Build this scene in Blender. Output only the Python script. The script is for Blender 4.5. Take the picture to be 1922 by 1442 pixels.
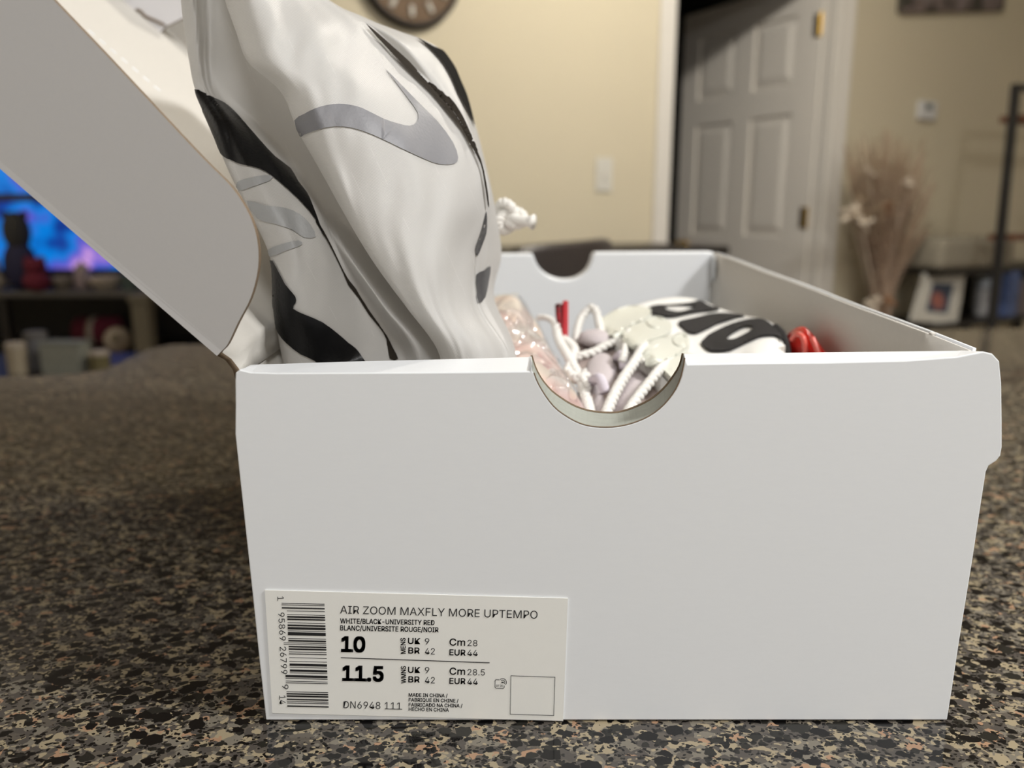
import bpy, bmesh, math, random
from mathutils import Vector, Matrix
from mathutils.bvhtree import BVHTree
random.seed(7)
SC = bpy.context.scene
COL = SC.collection
for o in list(bpy.data.objects):
    bpy.data.objects.remove(o)

# ------------------------------------------------------------------ camera
FPX = 1480.0                       # focal length in pixels of the 1922 wide frame
PITCH = math.radians(12.0)
COUNTER_Z = 0.914
CAM = Vector((0.0, 0.0, COUNTER_Z + 0.1566))
cd = bpy.data.cameras.new('camera')
cam = bpy.data.objects.new('camera', cd)
COL.objects.link(cam)
cam.location = CAM
cam.rotation_euler = (math.pi / 2 - PITCH, 0, 0)
cd.sensor_width = 36.0
cd.sensor_fit = 'HORIZONTAL'
cd.lens = 36.0 * FPX / 1922.0
cd.clip_start = 0.01
cd.dof.use_dof = True
cd.dof.focus_distance = 0.243
cd.dof.aperture_fstop = 8.6
SC.camera = cam

# ------------------------------------------------------------------ world, exposure, lights
w = bpy.data.worlds.new('world')
SC.world = w
w.use_nodes = True
w.node_tree.nodes['Background'].inputs[0].default_value = (0.9, 0.85, 0.75, 1)
w.node_tree.nodes['Background'].inputs[1].default_value = 0.05
SC.view_settings.view_transform = 'Standard'
SC.view_settings.look = 'None'
SC.view_settings.gamma = 1.0
SC.view_settings.use_curve_mapping = False
SC.view_settings.exposure = 0.0


def area(name, loc, rot, size, power, color, shape='DISK', size_y=None):
    l = bpy.data.lights.new(name, 'AREA')
    l.shape = shape
    l.size = size
    if size_y:
        l.size_y = size_y
    l.energy = power
    l.color = color
    o = bpy.data.objects.new(name, l)
    COL.objects.link(o)
    o.location = loc
    o.rotation_euler = rot
    return o


def bulb(name, loc, r, power, color):
    l = bpy.data.lights.new(name, 'POINT')
    l.shadow_soft_size = r
    l.energy = power
    l.color = color
    o = bpy.data.objects.new(name, l)
    COL.objects.link(o)
    o.location = loc
    return o


area('kitchen_ceiling_light', (1.25, -0.15, 2.40), (0, 0, 0), 0.35, 46, (0.985, 0.98, 0.965))
area('kitchen_rear_light', (0.30, -1.25, 2.40), (0, 0, 0), 0.5, 26.5, (0.985, 0.98, 0.965))
bulb('dining_light', (0.74, 1.86, 2.41), 0.045, 62, (1.0, 0.94, 0.84))
bulb('living_fill_light', (-2.6, 2.4, 2.2), 0.08, 14, (1.0, 0.88, 0.72))  # unseen lamp added to brighten the living-room things


# ------------------------------------------------------------------ geometry helpers
SP, CP = math.sin(PITCH), math.cos(PITCH)


def ray(px, py):
    a = (px - 961.0) / FPX
    b = (721.0 - py) / FPX
    return Vector((a, b * SP + CP, b * CP - SP))


def U(px, py, Y):
    d = ray(px, py)
    return CAM + d * (Y / d.y)


def UZ(px, py, z):
    d = ray(px, py)
    return CAM + d * ((z - CAM.z) / d.z)


# the papered wall with the door: a vertical plane turned 30 degrees
WP = Vector((0.57, 3.0, 0))
WD = Vector((0.866, 0.5, 0))
WN = Vector((0.5, -0.866, 0))       # towards the kitchen


def PW(px, py, n=0.0):
    d = ray(px, py)
    p0 = WP + WN * n
    t = (p0 - CAM).dot(WN) / d.dot(WN)
    return CAM + d * t


def WS(p):
    return (p - WP).dot(WD)


def WPT(s, z, n=0.0):
    p = WP + WD * s + WN * n
    return Vector((p.x, p.y, z))


WALL_ROT = math.atan2(0.5, 0.866)


class MB:
    """collects geometry for ONE mesh object"""

    def __init__(self):
        self.v = []
        self.f = []
        self.m = []

    def add(self, vs, fs, mi=0):
        o = len(self.v)
        self.v += [Vector(p) for p in vs]
        for f in fs:
            self.f.append([i + o for i in f])
            self.m.append(mi)

    def box(self, c, s, M=None, mi=0):
        x, y, z = s[0] / 2, s[1] / 2, s[2] / 2
        vs = [Vector((a, b, d)) for d in (-z, z) for b in (-y, y) for a in (-x, x)]
        if M is not None:
            vs = [M @ p for p in vs]
        vs = [p + Vector(c) for p in vs]
        self.add(vs, [(0, 2, 3, 1), (4, 5, 7, 6), (0, 1, 5, 4), (2, 6, 7, 3), (0, 4, 6, 2), (1, 3, 7, 5)], mi)

    def prism(self, pts, off, mi=0, mi_side=None):
        n = len(pts)
        off = Vector(off)
        pts = [Vector(p) for p in pts]
        self.add(pts + [p + off for p in pts],
                 [list(range(n)), list(range(2 * n - 1, n - 1, -1))], mi)
        o = len(self.v) - 2 * n
        for i in range(n):
            j = (i + 1) % n
            self.f.append([o + i, o + i + n, o + j + n, o + j])
            self.m.append(mi if mi_side is None else mi_side)

    def tube(self, pts, r, seg=8, cap=True, mi=0):
        pts = [Vector(p) for p in pts]
        n = len(pts)
        rr = r if isinstance(r, (list, tuple)) else [r] * n
        t0 = (pts[1] - pts[0]).normalized()
        ref = Vector((0, 0, 1)) if abs(t0.z) < .9 else Vector((1, 0, 0))
        a = t0.cross(ref).normalized()
        vs = []
        for i in range(n):
            t = (pts[min(i + 1, n - 1)] - pts[max(i - 1, 0)])
            t = t.normalized() if t.length > 1e-9 else t0
            a = (a - t * a.dot(t))
            a = a.normalized() if a.length > 1e-9 else t.orthogonal().normalized()
            b = t.cross(a)
            for k in range(seg):
                th = 2 * math.pi * k / seg
                vs.append(pts[i] + (a * math.cos(th) + b * math.sin(th)) * rr[i])
        fs = []
        for i in range(n - 1):
            for k in range(seg):
                k2 = (k + 1) % seg
                fs.append((i * seg + k, i * seg + k2, (i + 1) * seg + k2, (i + 1) * seg + k))
        if cap:
            fs.append(tuple(range(seg - 1, -1, -1)))
            fs.append(tuple((n - 1) * seg + k for k in range(seg)))
        self.add(vs, fs, mi)

    def lathe(self, prof, c, seg=24, mi=0, M=None):
        vs = []
        for r, z in prof:
            for k in range(seg):
                th = 2 * math.pi * k / seg
                p = Vector((r * math.cos(th), r * math.sin(th), z))
                vs.append((M @ p if M is not None else p) + Vector(c))
        fs = []
        n = len(prof)
        for i in range(n - 1):
            for k in range(seg):
                k2 = (k + 1) % seg
                fs.append((i * seg + k, i * seg + k2, (i + 1) * seg + k2, (i + 1) * seg + k))
        fs.append(tuple(range(seg - 1, -1, -1)))
        fs.append(tuple((n - 1) * seg + k for k in range(seg)))
        self.add(vs, fs, mi)

    def ball(self, c, r, M=None, seg=16, rings=10, mi=0):
        vs, fs = [], []
        rx, ry, rz = (r, r, r) if not isinstance(r, (tuple, list)) else r
        for i in range(rings + 1):
            ph = math.pi * i / rings
            for k in range(seg):
                th = 2 * math.pi * k / seg
                p = Vector((rx * math.sin(ph) * math.cos(th), ry * math.sin(ph) * math.sin(th), rz * math.cos(ph)))
                vs.append((M @ p if M is not None else p) + Vector(c))
        for i in range(rings):
            for k in range(seg):
                k2 = (k + 1) % seg
                fs.append((i * seg + k, (i + 1) * seg + k, (i + 1) * seg + k2, i * seg + k2))
        self.add(vs, fs, mi)

    def build(self, name, mats, parent=None, smooth=False, bevel=0, fix=True, weld=False):
        me = bpy.data.meshes.new(name)
        org = Vector((0, 0, 0))
        if parent is not None:
            org = wloc(parent)
        else:
            org = sum(self.v, Vector()) / len(self.v)
            org.z = min(p.z for p in self.v)
        me.from_pydata([p - org for p in self.v], [], self.f)
        if not isinstance(mats, (list, tuple)):
            mats = [mats]
        for m in mats:
            me.materials.append(m)
        me.polygons.foreach_set('material_index', self.m)
        bm = bmesh.new()
        bm.from_mesh(me)
        if weld:
            bmesh.ops.remove_doubles(bm, verts=bm.verts, dist=1e-5)
        if fix:
            bmesh.ops.recalc_face_normals(bm, faces=bm.faces)
        if smooth:
            for f in bm.faces:
                f.smooth = True
        bm.to_mesh(me)
        bm.free()
        o = bpy.data.objects.new(name, me)
        COL.objects.link(o)
        if parent is not None:
            o.parent = parent
        else:
            o.location = org
        if bevel:
            md = o.modifiers.new('bevel', 'BEVEL')
            md.width = bevel
            md.segments = 2
            md.limit_method = 'ANGLE'
            md.angle_limit = math.radians(50)
        return o


def wloc(o):
    p = Vector(o.location)
    while o.parent is not None:
        o = o.parent
        p += Vector(o.location)
    return p


def tag(o, label, cat, group=None):
    o['label'] = label
    o['category'] = cat
    if group:
        o['group'] = group
    return o


def thing(name, label, cat, loc, group=None):
    o = bpy.data.objects.new(name, None)
    o.empty_display_size = 0.05
    COL.objects.link(o)
    o.location = loc
    return tag(o, label, cat, group)


def struct(o):
    o['kind'] = 'structure'
    return o


def cr(p0, p1, p2, p3, t):
    return 0.5 * ((2 * p1) + (p2 - p0) * t + (2 * p0 - 5 * p1 + 4 * p2 - p3) * t * t + (3 * p1 - p0 - 3 * p2 + p3) * t ** 3)


def spline(pts, n, closed=False):
    pts = [Vector(p) for p in pts]
    out = []
    m = len(pts)
    for i in range(m if closed else m - 1):
        g = (lambda k: pts[k % m]) if closed else (lambda k: pts[max(0, min(m - 1, k))])
        for k in range(n):
            out.append(cr(g(i - 1), g(i), g(i + 1), g(i + 2), k / n))
    if not closed:
        out.append(pts[-1])
    return out


def grid_points(rows, nu, nv, cyclic=False):
    R = [spline(r, nu, cyclic) for r in rows]
    cols = [spline([r[i] for r in R], nv) for i in range(len(R[0]))]
    return [[cols[i][j] for i in range(len(cols))] for j in range(len(cols[0]))]


def grid_mesh(G, cyclic=False):
    nr, nc = len(G), len(G[0])
    vs = [p for r in G for p in r]
    fs = []
    for j in range(nr - 1):
        for i in range(nc if cyclic else nc - 1):
            i2 = (i + 1) % nc
            fs.append((j * nc + i, j * nc + i2, (j + 1) * nc + i2, (j + 1) * nc + i))
    return vs, fs


def decal(polys, bvh, off, mat, name, parent, step=4.0, sm=5, thick=0.0, holes=()):
    """flat print lying on a curved surface: a finely cut sheet dropped on it"""
    bm = bmesh.new()
    mb_all = []
    for poly in polys:
        pts = [p.to_2d() for p in spline([(x, y, 0) for x, y in poly], sm, True)] if sm > 1 else [Vector(p) for p in poly]
        loops = [pts]
        hl = [h for h in holes]
        for h in hl:
            loops.append([p.to_2d() for p in spline([(x, y, 0) for x, y in h], sm, True)])
        edges = []
        for lp in loops:
            vs = [bm.verts.new((p.x, p.y, 0)) for p in lp]
            for i in range(len(vs)):
                edges.append(bm.edges.new((vs[i], vs[(i + 1) % len(vs)])))
        bmesh.ops.triangle_fill(bm, use_beauty=True, use_dissolve=False, edges=edges, normal=(0, 0, 1))
    xs = [v.co.x for v in bm.verts]
    ys = [v.co.y for v in bm.verts]
    x = min(xs) + step
    while x < max(xs):
        bmesh.ops.bisect_plane(bm, geom=bm.verts[:] + bm.edges[:] + bm.faces[:], plane_co=(x, 0, 0), plane_no=(1, 0, 0))
        x += step
    y = min(ys) + step
    while y < max(ys):
        bmesh.ops.bisect_plane(bm, geom=bm.verts[:] + bm.edges[:] + bm.faces[:], plane_co=(0, y, 0), plane_no=(0, 1, 0))
        y += step
    bad = []
    nrm = {}
    for v in bm.verts:
        d = ray(v.co.x, v.co.y).normalized()
        hit, n, i, dist = bvh.ray_cast(CAM, d)
        if hit is None:
            best = None
            for k in range(1, 9):
                for a, b in ((k, 0), (-k, 0), (0, k), (0, -k), (k, k), (-k, k), (k, -k), (-k, -k)):
                    d2 = ray(v.co.x + a, v.co.y + b).normalized()
                    hit, n, i, dist = bvh.ray_cast(CAM, d2)
                    if hit is not None:
                        break
                if hit is not None:
                    break
        if hit is None:
            bad.append(v)
            continue
        if n.dot(d) > 0:
            n = -n
        nrm[v] = n
        v.co = hit + n * off - d * off * 0.5
    bmesh.ops.delete(bm, geom=bad, context='VERTS')
    big = [f for f in bm.faces if max(e.calc_length() for e in f.edges) > 0.03]
    bmesh.ops.delete(bm, geom=big, context='FACES')
    bm.normal_update()
    for f in bm.faces:
        c = f.calc_center_median()
        if f.normal.dot(c - CAM) > 0:
            f.normal_flip()
        f.smooth = True
    org = wloc(parent)
    for v in bm.verts:
        v.co -= org
    me = bpy.data.meshes.new(name)
    bm.to_mesh(me)
    bm.free()
    me.materials.append(mat)
    o = bpy.data.objects.new(name, me)
    COL.objects.link(o)
    o.parent = parent
    if thick:
        md = o.modifiers.new('thickness', 'SOLIDIFY')
        md.thickness = thick
        md.offset = 1
        b = o.modifiers.new('bevel', 'BEVEL')
        b.width = thick * 0.45
        b.segments = 3
        b.limit_method = 'ANGLE'
        b.angle_limit = math.radians(60)
    return o


# ------------------------------------------------------------------ materials
def mat(name, color, rough=0.5, metal=0.0, **kw):
    m = bpy.data.materials.new(name)
    m.use_nodes = True
    b = m.node_tree.nodes['Principled BSDF']
    b.inputs['Base Color'].default_value = (*color, 1)
    b.inputs['Roughness'].default_value = rough
    b.inputs['Metallic'].default_value = metal
    for k, v in kw.items():
        b.inputs[k.replace('_', ' ')].default_value = v
    return m


def nodes(m):
    return m.node_tree.nodes, m.node_tree.links, m.node_tree.nodes['Principled BSDF']


def noisy(m, scale=200, amount=0.06, bump=0.0, coord='Object', detail=3, bscale=None, stretch=None):
    """gentle uneven colour and relief"""
    N, L, b = nodes(m)
    tc = N.new('ShaderNodeTexCoord')
    src = tc.outputs[coord]
    if stretch:
        mp = N.new('ShaderNodeMapping')
        mp.inputs['Scale'].default_value = stretch
        L.new(src, mp.inputs[0])
        src = mp.outputs[0]
    nz = N.new('ShaderNodeTexNoise')
    nz.inputs['Scale'].default_value = scale
    nz.inputs['Detail'].default_value = detail
    L.new(src, nz.inputs['Vector'])
    c = b.inputs['Base Color'].default_value[:3]
    mx = N.new('ShaderNodeMix')
    mx.data_type = 'RGBA'
    L.new(nz.outputs['Fac'], mx.inputs['Factor'])
    mx.inputs[6].default_value = (*[max(0, x * (1 - amount)) for x in c], 1)
    mx.inputs[7].default_value = (*[min(1, x * (1 + amount)) for x in c], 1)
    L.new(mx.outputs[2], b.inputs['Base Color'])
    if bump:
        nb = N.new('ShaderNodeTexNoise')
        nb.inputs['Scale'].default_value = bscale or scale
        nb.inputs['Detail'].default_value = 2
        L.new(src, nb.inputs['Vector'])
        bp = N.new('ShaderNodeBump')
        bp.inputs['Strength'].default_value = bump
        bp.inputs['Distance'].default_value = 0.001
        L.new(nb.outputs['Fac'], bp.inputs['Height'])
        L.new(bp.outputs[0], b.inputs['Normal'])
    return m


M = {}
M['card'] = noisy(mat('white_coated_card', (0.755, 0.775, 0.80), 0.40), 700, 0.012, 0.012, stretch=(0.35, 1, 1.6))
M['card_in'] = noisy(mat('card_inside', (0.60, 0.575, 0.53), 0.7), 500, 0.03, 0.05)
M['card_side'] = noisy(mat('card_grey_layer', (0.29, 0.305, 0.275), 0.75), 260, 0.10, 0.1)
M['card_edge'] = noisy(mat('cut_card_edge', (0.17, 0.12, 0.075), 0.85), 1500, 0.4)
M['label'] = noisy(mat('label_paper', (0.80, 0.80, 0.77), 0.35), 300, 0.015)
M['ink'] = mat('black_ink', (0.012, 0.012, 0.014), 0.5)
M['cream'] = noisy(mat('cream_wall_paint', (0.64, 0.575, 0.43), 0.75), 60, 0.02, 0.08, bscale=250)
M['trim'] = noisy(mat('white_gloss_trim', (0.74, 0.71, 0.66), 0.4), 30, 0.02)
M['door'] = noisy(mat('white_door_paint', (0.80, 0.765, 0.71), 0.45), 30, 0.02)
M['ceil'] = noisy(mat('ceiling_paint', (0.78, 0.76, 0.70), 0.9), 40, 0.02)
M['dark'] = mat('unlit_room_dark', (0.02, 0.019, 0.018), 0.8)  # near-black colour stands in for the missing light
M['brass'] = noisy(mat('brass', (0.42, 0.27, 0.07), 0.4, 1.0), 80, 0.1)
M['black_metal'] = noisy(mat('black_metal', (0.014, 0.013, 0.013), 0.45), 80, 0.2)
M['espresso'] = noisy(mat('espresso_wood', (0.016, 0.013, 0.011), 0.4), 15, 0.4, stretch=(1, 12, 1))
M['leather'] = noisy(mat('brown_leather', (0.026, 0.020, 0.019), 0.38), 150, 0.15, 0.2)
M['wood'] = noisy(mat('rustic_shelf_wood', (0.16, 0.06, 0.03), 0.55), 12, 0.35, stretch=(1, 14, 1))
M['clockwood'] = noisy(mat('clock_wood', (0.115, 0.066, 0.028), 0.65), 9, 0.3, stretch=(1, 14, 1))
M['clockrim'] = mat('clock_rim', (0.022, 0.017, 0.013), 0.8)
M['ivory'] = noisy(mat('ivory_plastic', (0.66, 0.64, 0.58), 0.4), 60, 0.02)
M['grey_plastic'] = noisy(mat('thermostat_grey', (0.66, 0.66, 0.66), 0.4), 60, 0.02)
M['floor'] = noisy(mat('floor_wood', (0.23, 0.15, 0.09), 0.4), 5, 0.3, stretch=(1, 9, 1))
M['white_rope'] = noisy(mat('white_cord', (0.74, 0.72, 0.68), 0.6), 900, 0.05, 0.3)
M['shoe_white'] = noisy(mat('white_shoe_upper', (0.74, 0.73, 0.70), 0.5), 700, 0.03, 0.35, bscale=1800)
M['shoe_cream'] = noisy(mat('cream_lace_tab', (0.64, 0.645, 0.57), 0.32), 200, 0.02)
M['shoe_black'] = noisy(mat('black_letter_suede', (0.014, 0.0125, 0.013), 0.85, Specular_IOR_Level=0.2), 1500, 0.3, 0.4)
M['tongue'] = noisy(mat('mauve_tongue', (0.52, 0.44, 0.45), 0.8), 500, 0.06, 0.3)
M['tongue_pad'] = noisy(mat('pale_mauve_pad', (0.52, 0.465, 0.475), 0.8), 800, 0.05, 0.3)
M['tongue_shadow'] = noisy(mat('shaded_tongue_lining', (0.30, 0.24, 0.22), 0.9), 300, 0.1)  # darker tongue tone: shade around the pads put into the colour
M['red_clear'] = mat('red_clear_rubber', (0.74, 0.02, 0.012), 0.2, Transmission_Weight=0.25, IOR=1.4)
M['red_tip'] = noisy(mat('red_lace_tip', (0.40, 0.012, 0.02), 0.4), 300, 0.1)
M['pinkish'] = noisy(mat('pink_sole', (0.72, 0.50, 0.46), 0.35, Coat_Weight=0.6, Coat_Roughness=0.1), 30, 0.12)

# speckled laminate
m = mat('speckled_laminate', (0.1, 0.08, 0.07), 0.075)
N, L, b = nodes(m)
tc = N.new('ShaderNodeTexCoord')
wn = N.new('ShaderNodeTexNoise'); wn.inputs['Scale'].default_value = 300; wn.inputs['Detail'].default_value = 3
L.new(tc.outputs['Object'], wn.inputs['Vector'])
va = N.new('ShaderNodeVectorMath'); va.operation = 'MULTIPLY_ADD'
L.new(wn.outputs['Color'], va.inputs[0]); va.inputs[1].default_value = (0.0032, 0.0032, 0.0); L.new(tc.outputs['Object'], va.inputs[2])


def voro(scale, stops, rot=0.0, src=va):
    mp = N.new('ShaderNodeMapping'); mp.inputs['Scale'].default_value = (scale * 0.75, scale, 1)
    mp.inputs['Rotation'].default_value = (0, 0, rot)
    L.new(src.outputs[0], mp.inputs[0])
    v = N.new('ShaderNodeTexVoronoi'); v.voronoi_dimensions = '2D'; v.inputs['Scale'].default_value = 1.0
    L.new(mp.outputs[0], v.inputs['Vector'])
    sx = N.new('ShaderNodeSeparateColor'); L.new(v.outputs['Color'], sx.inputs[0])
    r = N.new('ShaderNodeValToRGB'); r.color_ramp.interpolation = 'CONSTANT'
    e = r.color_ramp.elements
    while len(e) < len(stops):
        e.new(0.5)
    for k, (p, c) in enumerate(stops):
        e[k].position = p; e[k].color = (*c, 1)
    L.new(sx.outputs[0], r.inputs[0])
    return r, sx, v


BLK = (0.010, 0.0085, 0.008); DBR = (0.026, 0.018, 0.015); GRY = (0.085, 0.075, 0.066)
MGR = (0.12, 0.105, 0.088); TAN = (0.31, 0.25, 0.165); PCH = (0.33, 0.205, 0.125); LGR = (0.20, 0.18, 0.145)


def blobs(scale, radius, chance, stops, rot, under):
    """rounded flakes: colour of the cell where it is chosen and near its centre, else what lies under"""
    r, sx, v = voro(scale, stops, rot)
    a_ = N.new('ShaderNodeMath'); a_.operation = 'LESS_THAN'; L.new(v.outputs['Distance'], a_.inputs[0])
    q = N.new('ShaderNodeMath'); q.operation = 'MULTIPLY'; L.new(sx.outputs[2], q.inputs[0]); q.inputs[1].default_value = radius
    q2 = N.new('ShaderNodeMath'); q2.operation = 'ADD'; L.new(q.outputs[0], q2.inputs[0]); q2.inputs[1].default_value = 0.12
    L.new(q2.outputs[0], a_.inputs[1])
    c_ = N.new('ShaderNodeMath'); c_.operation = 'LESS_THAN'; L.new(sx.outputs[1], c_.inputs[0]); c_.inputs[1].default_value = chance
    k_ = N.new('ShaderNodeMath'); k_.operation = 'MULTIPLY'; L.new(a_.outputs[0], k_.inputs[0]); L.new(c_.outputs[0], k_.inputs[1])
    x = N.new('ShaderNodeMix'); x.data_type = 'RGBA'; L.new(k_.outputs[0], x.inputs['Factor']); L.new(under, x.inputs[6]); L.new(r.outputs[0], x.inputs[7])
    return x.outputs[2]


BLK = (0.004, 0.0035, 0.0035); DBR = (0.016, 0.015, 0.0125); GRY = (0.065, 0.057, 0.050)
MGR = (0.088, 0.076, 0.062); TAN = (0.275, 0.228, 0.150); PCH = (0.30, 0.185, 0.115); LGR = (0.155, 0.138, 0.11)
r0_, s0_, v0_ = voro(330, [(0, GRY), (0.34, MGR), (0.56, LGR), (0.76, TAN), (0.94, PCH)], 0.3)
lay = r0_.outputs[0]
lay = blobs(560, 0.60, 0.62, [(0, DBR), (0.25, GRY), (0.45, TAN), (0.68, LGR), (0.82, MGR), (0.95, PCH)], 1.1, lay)
lay = blobs(330, 0.55, 0.42, [(0, BLK), (0.55, DBR), (0.85, GRY)], 0.7, lay)
lay = blobs(900, 0.50, 0.52, [(0, BLK), (0.7, DBR), (0.85, TAN)], 0.2, lay)
lay = blobs(215, 0.48, 0.30, [(0, BLK), (0.7, DBR)], 1.9, lay)
L.new(lay, b.inputs['Base Color'])
b.inputs['Specular IOR Level'].default_value = 0.36
M['laminate'] = m

# ripstop bag cloth: fine weave, a sparse grid of thicker threads, slightly see-through
m = mat('white_ripstop_nylon', (0.80, 0.79, 0.775), 0.42, Sheen_Weight=0.15)
N, L, b = nodes(m)
uv = N.new('ShaderNodeUVMap'); uv.uv_map = 'weave'
wv = N.new('ShaderNodeTexWave'); wv.wave_type = 'BANDS'; wv.bands_direction = 'X'; wv.inputs['Scale'].default_value = 150
wv2 = N.new('ShaderNodeTexWave'); wv2.wave_type = 'BANDS'; wv2.bands_direction = 'Y'; wv2.inputs['Scale'].default_value = 150
mp = N.new('ShaderNodeMapping'); mp.inputs['Rotation'].default_value = (0, 0, -0.42)
L.new(uv.outputs[0], mp.inputs[0])
L.new(mp.outputs[0], wv.inputs['Vector']); L.new(mp.outputs[0], wv2.inputs['Vector'])
ad = N.new('ShaderNodeMath'); L.new(wv.outputs['Fac'], ad.inputs[0]); L.new(wv2.outputs['Fac'], ad.inputs[1])
sp = N.new('ShaderNodeSeparateXYZ'); L.new(mp.outputs[0], sp.inputs[0])


def threads(sock, freq, width):
    a = N.new('ShaderNodeMath'); a.operation = 'MULTIPLY'; L.new(sock, a.inputs[0]); a.inputs[1].default_value = freq
    f = N.new('ShaderNodeMath'); f.operation = 'FRACT'; L.new(a.outputs[0], f.inputs[0])
    l = N.new('ShaderNodeMath'); l.operation = 'LESS_THAN'; L.new(f.outputs[0], l.inputs[0]); l.inputs[1].default_value = width
    return l


t1 = threads(sp.outputs[0], 23, 0.022); t2 = threads(sp.outputs[1], 21, 0.006)
mxx = N.new('ShaderNodeMath'); mxx.operation = 'MAXIMUM'; L.new(t1.outputs[0], mxx.inputs[0]); L.new(t2.outputs[0], mxx.inputs[1])
nz = N.new('ShaderNodeTexNoise'); nz.inputs['Scale'].default_value = 16; L.new(mp.outputs[0], nz.inputs['Vector'])
gt = N.new('ShaderNodeMath'); gt.operation = 'GREATER_THAN'; L.new(nz.outputs['Fac'], gt.inputs[0]); gt.inputs[1].default_value = 0.55
mt = N.new('ShaderNodeMath'); mt.operation = 'MULTIPLY'; L.new(mxx.outputs[0], mt.inputs[0]); L.new(gt.outputs[0], mt.inputs[1])
mc = N.new('ShaderNodeMix'); mc.data_type = 'RGBA'; L.new(mt.outputs[0], mc.inputs['Factor'])
mc.inputs[6].default_value = (0.62, 0.612, 0.60, 1); mc.inputs[7].default_value = (0.70, 0.69, 0.68, 1)
L.new(mc.outputs[2], b.inputs['Base Color'])
hb = N.new('ShaderNodeMath'); hb.operation = 'MULTIPLY_ADD'; L.new(mt.outputs[0], hb.inputs[0]); hb.inputs[1].default_value = 1.5; L.new(ad.outputs[0], hb.inputs[2])
bp = N.new('ShaderNodeBump'); bp.inputs['Strength'].default_value = 0.22; bp.inputs['Distance'].default_value = 0.0004
L.new(hb.outputs[0], bp.inputs['Height']); L.new(bp.outputs[0], b.inputs['Normal'])
tr = N.new('ShaderNodeBsdfTranslucent'); tr.inputs[0].default_value = (0.8, 0.78, 0.74, 1)
ms = N.new('ShaderNodeMixShader'); ms.inputs[0].default_value = 0.30
L.new(b.outputs[0], ms.inputs[1]); L.new(tr.outputs[0], ms.inputs[2])
L.new(ms.outputs[0], N['Material Output'].inputs[0])
M['nylon'] = m
M['print_matte'] = noisy(mat('matte_black_print', (0.006, 0.0055, 0.005), 0.95, Specular_IOR_Level=0.05), 900, 0.2)
M['print_black'] = noisy(mat('black_print', (0.004, 0.004, 0.0045), 0.34, Specular_IOR_Level=0.22), 900, 0.2, 0.12)
M['print_grey'] = noisy(mat('grey_print_from_behind', (0.19, 0.19, 0.205), 0.5), 900, 0.04, 0.1)
M['print_soft'] = noisy(mat('faint_grey_print', (0.33, 0.335, 0.34), 0.5), 900, 0.04, 0.1)
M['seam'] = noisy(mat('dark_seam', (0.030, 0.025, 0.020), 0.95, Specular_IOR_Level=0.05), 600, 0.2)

# clear film
m = bpy.data.materials.new('clear_film'); m.use_nodes = True
N, L = m.node_tree.nodes, m.node_tree.links
N.remove(N['Principled BSDF'])
tb = N.new('ShaderNodeBsdfTransparent'); gl = N.new('ShaderNodeBsdfGlossy'); gl.inputs['Roughness'].default_value = 0.07
lw = N.new('ShaderNodeLayerWeight'); lw.inputs[0].default_value = 0.5
pw = N.new('ShaderNodeMath'); pw.operation = 'POWER'; L.new(lw.outputs['Facing'], pw.inputs[0]); pw.inputs[1].default_value = 3.0
fm = N.new('ShaderNodeMath'); fm.operation = 'MULTIPLY_ADD'; L.new(pw.outputs[0], fm.inputs[0]); fm.inputs[1].default_value = 0.55; fm.inputs[2].default_value = 0.08
ms = N.new('ShaderNodeMixShader'); L.new(fm.outputs[0], ms.inputs[0]); L.new(tb.outputs[0], ms.inputs[1]); L.new(gl.outputs[0], ms.inputs[2])
L.new(ms.outputs[0], N['Material Output'].inputs[0])
M['film'] = m

# ------------------------------------------------------------------ the room
ROOM_H = 2.44


def panel(name, a, b_, z0, z1, th, mt, out):
    """vertical wall slab from a to b_, thickness th on the side 'out'"""
    mb = MB()
    a, b_, out = Vector(a), Vector(b_), Vector(out).normalized() * th
    mb.prism([(a.x, a.y, z0), (b_.x, b_.y, z0), (b_.x, b_.y, z1), (a.x, a.y, z1)], out)
    return struct(mb.build(name, mt))


mb = MB(); mb.box((0.2, 1.8, -0.05), (7.6, 9.0, 0.1)); struct(mb.build('floor', M['floor']))
mb = MB(); mb.box((0.2, 1.8, ROOM_H + 0.05), (7.6, 9.0, 0.1)); struct(mb.build('ceiling', M['ceil']))

pD0 = WPT(0.0, 0); pD1 = WPT(0.878, 0)           # door opening
HEAD = 2.05
S_LEFT = WS(PW(560, 400)); S_RIGHT = 3.35
panel('wall_dining', WPT(S_LEFT, 0), pD0, 0, ROOM_H, 0.12, M['cream'], -WN)
panel('wall_right', pD1, WPT(S_RIGHT, 0), 0, ROOM_H, 0.12, M['cream'], -WN)
panel('wall_over_door', pD0, pD1, HEAD, ROOM_H, 0.12, M['cream'], -WN)
e = WPT(S_RIGHT, 0)
panel('wall_far_right', e, (e.x + 0.3, -2.4, 0), 0, ROOM_H, 0.1, M['ceil'], (1, 0, 0))
panel('wall_kitchen', (-3.4, -2.4, 0), (e.x + 0.3, -2.4, 0), 0, ROOM_H, 0.1, M['ceil'], (0, -1, 0))
panel('wall_left', (-3.4, -2.4, 0), (-3.4, 5.6, 0), 0, ROOM_H, 0.1, M['cream'], (-1, 0, 0))
panel('wall_living', (-3.4, 4.6, 0), (-0.3, 4.6, 0), 0, ROOM_H, 0.1, M['cream'], (0, 1, 0))
a = WPT(S_LEFT, 0)
panel('wall_living_side', (a.x, a.y + 0.14, 0), (a.x + 0.25, 4.6, 0), 0, ROOM_H, 0.1, M['cream'], (1, 0, 0))
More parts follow.
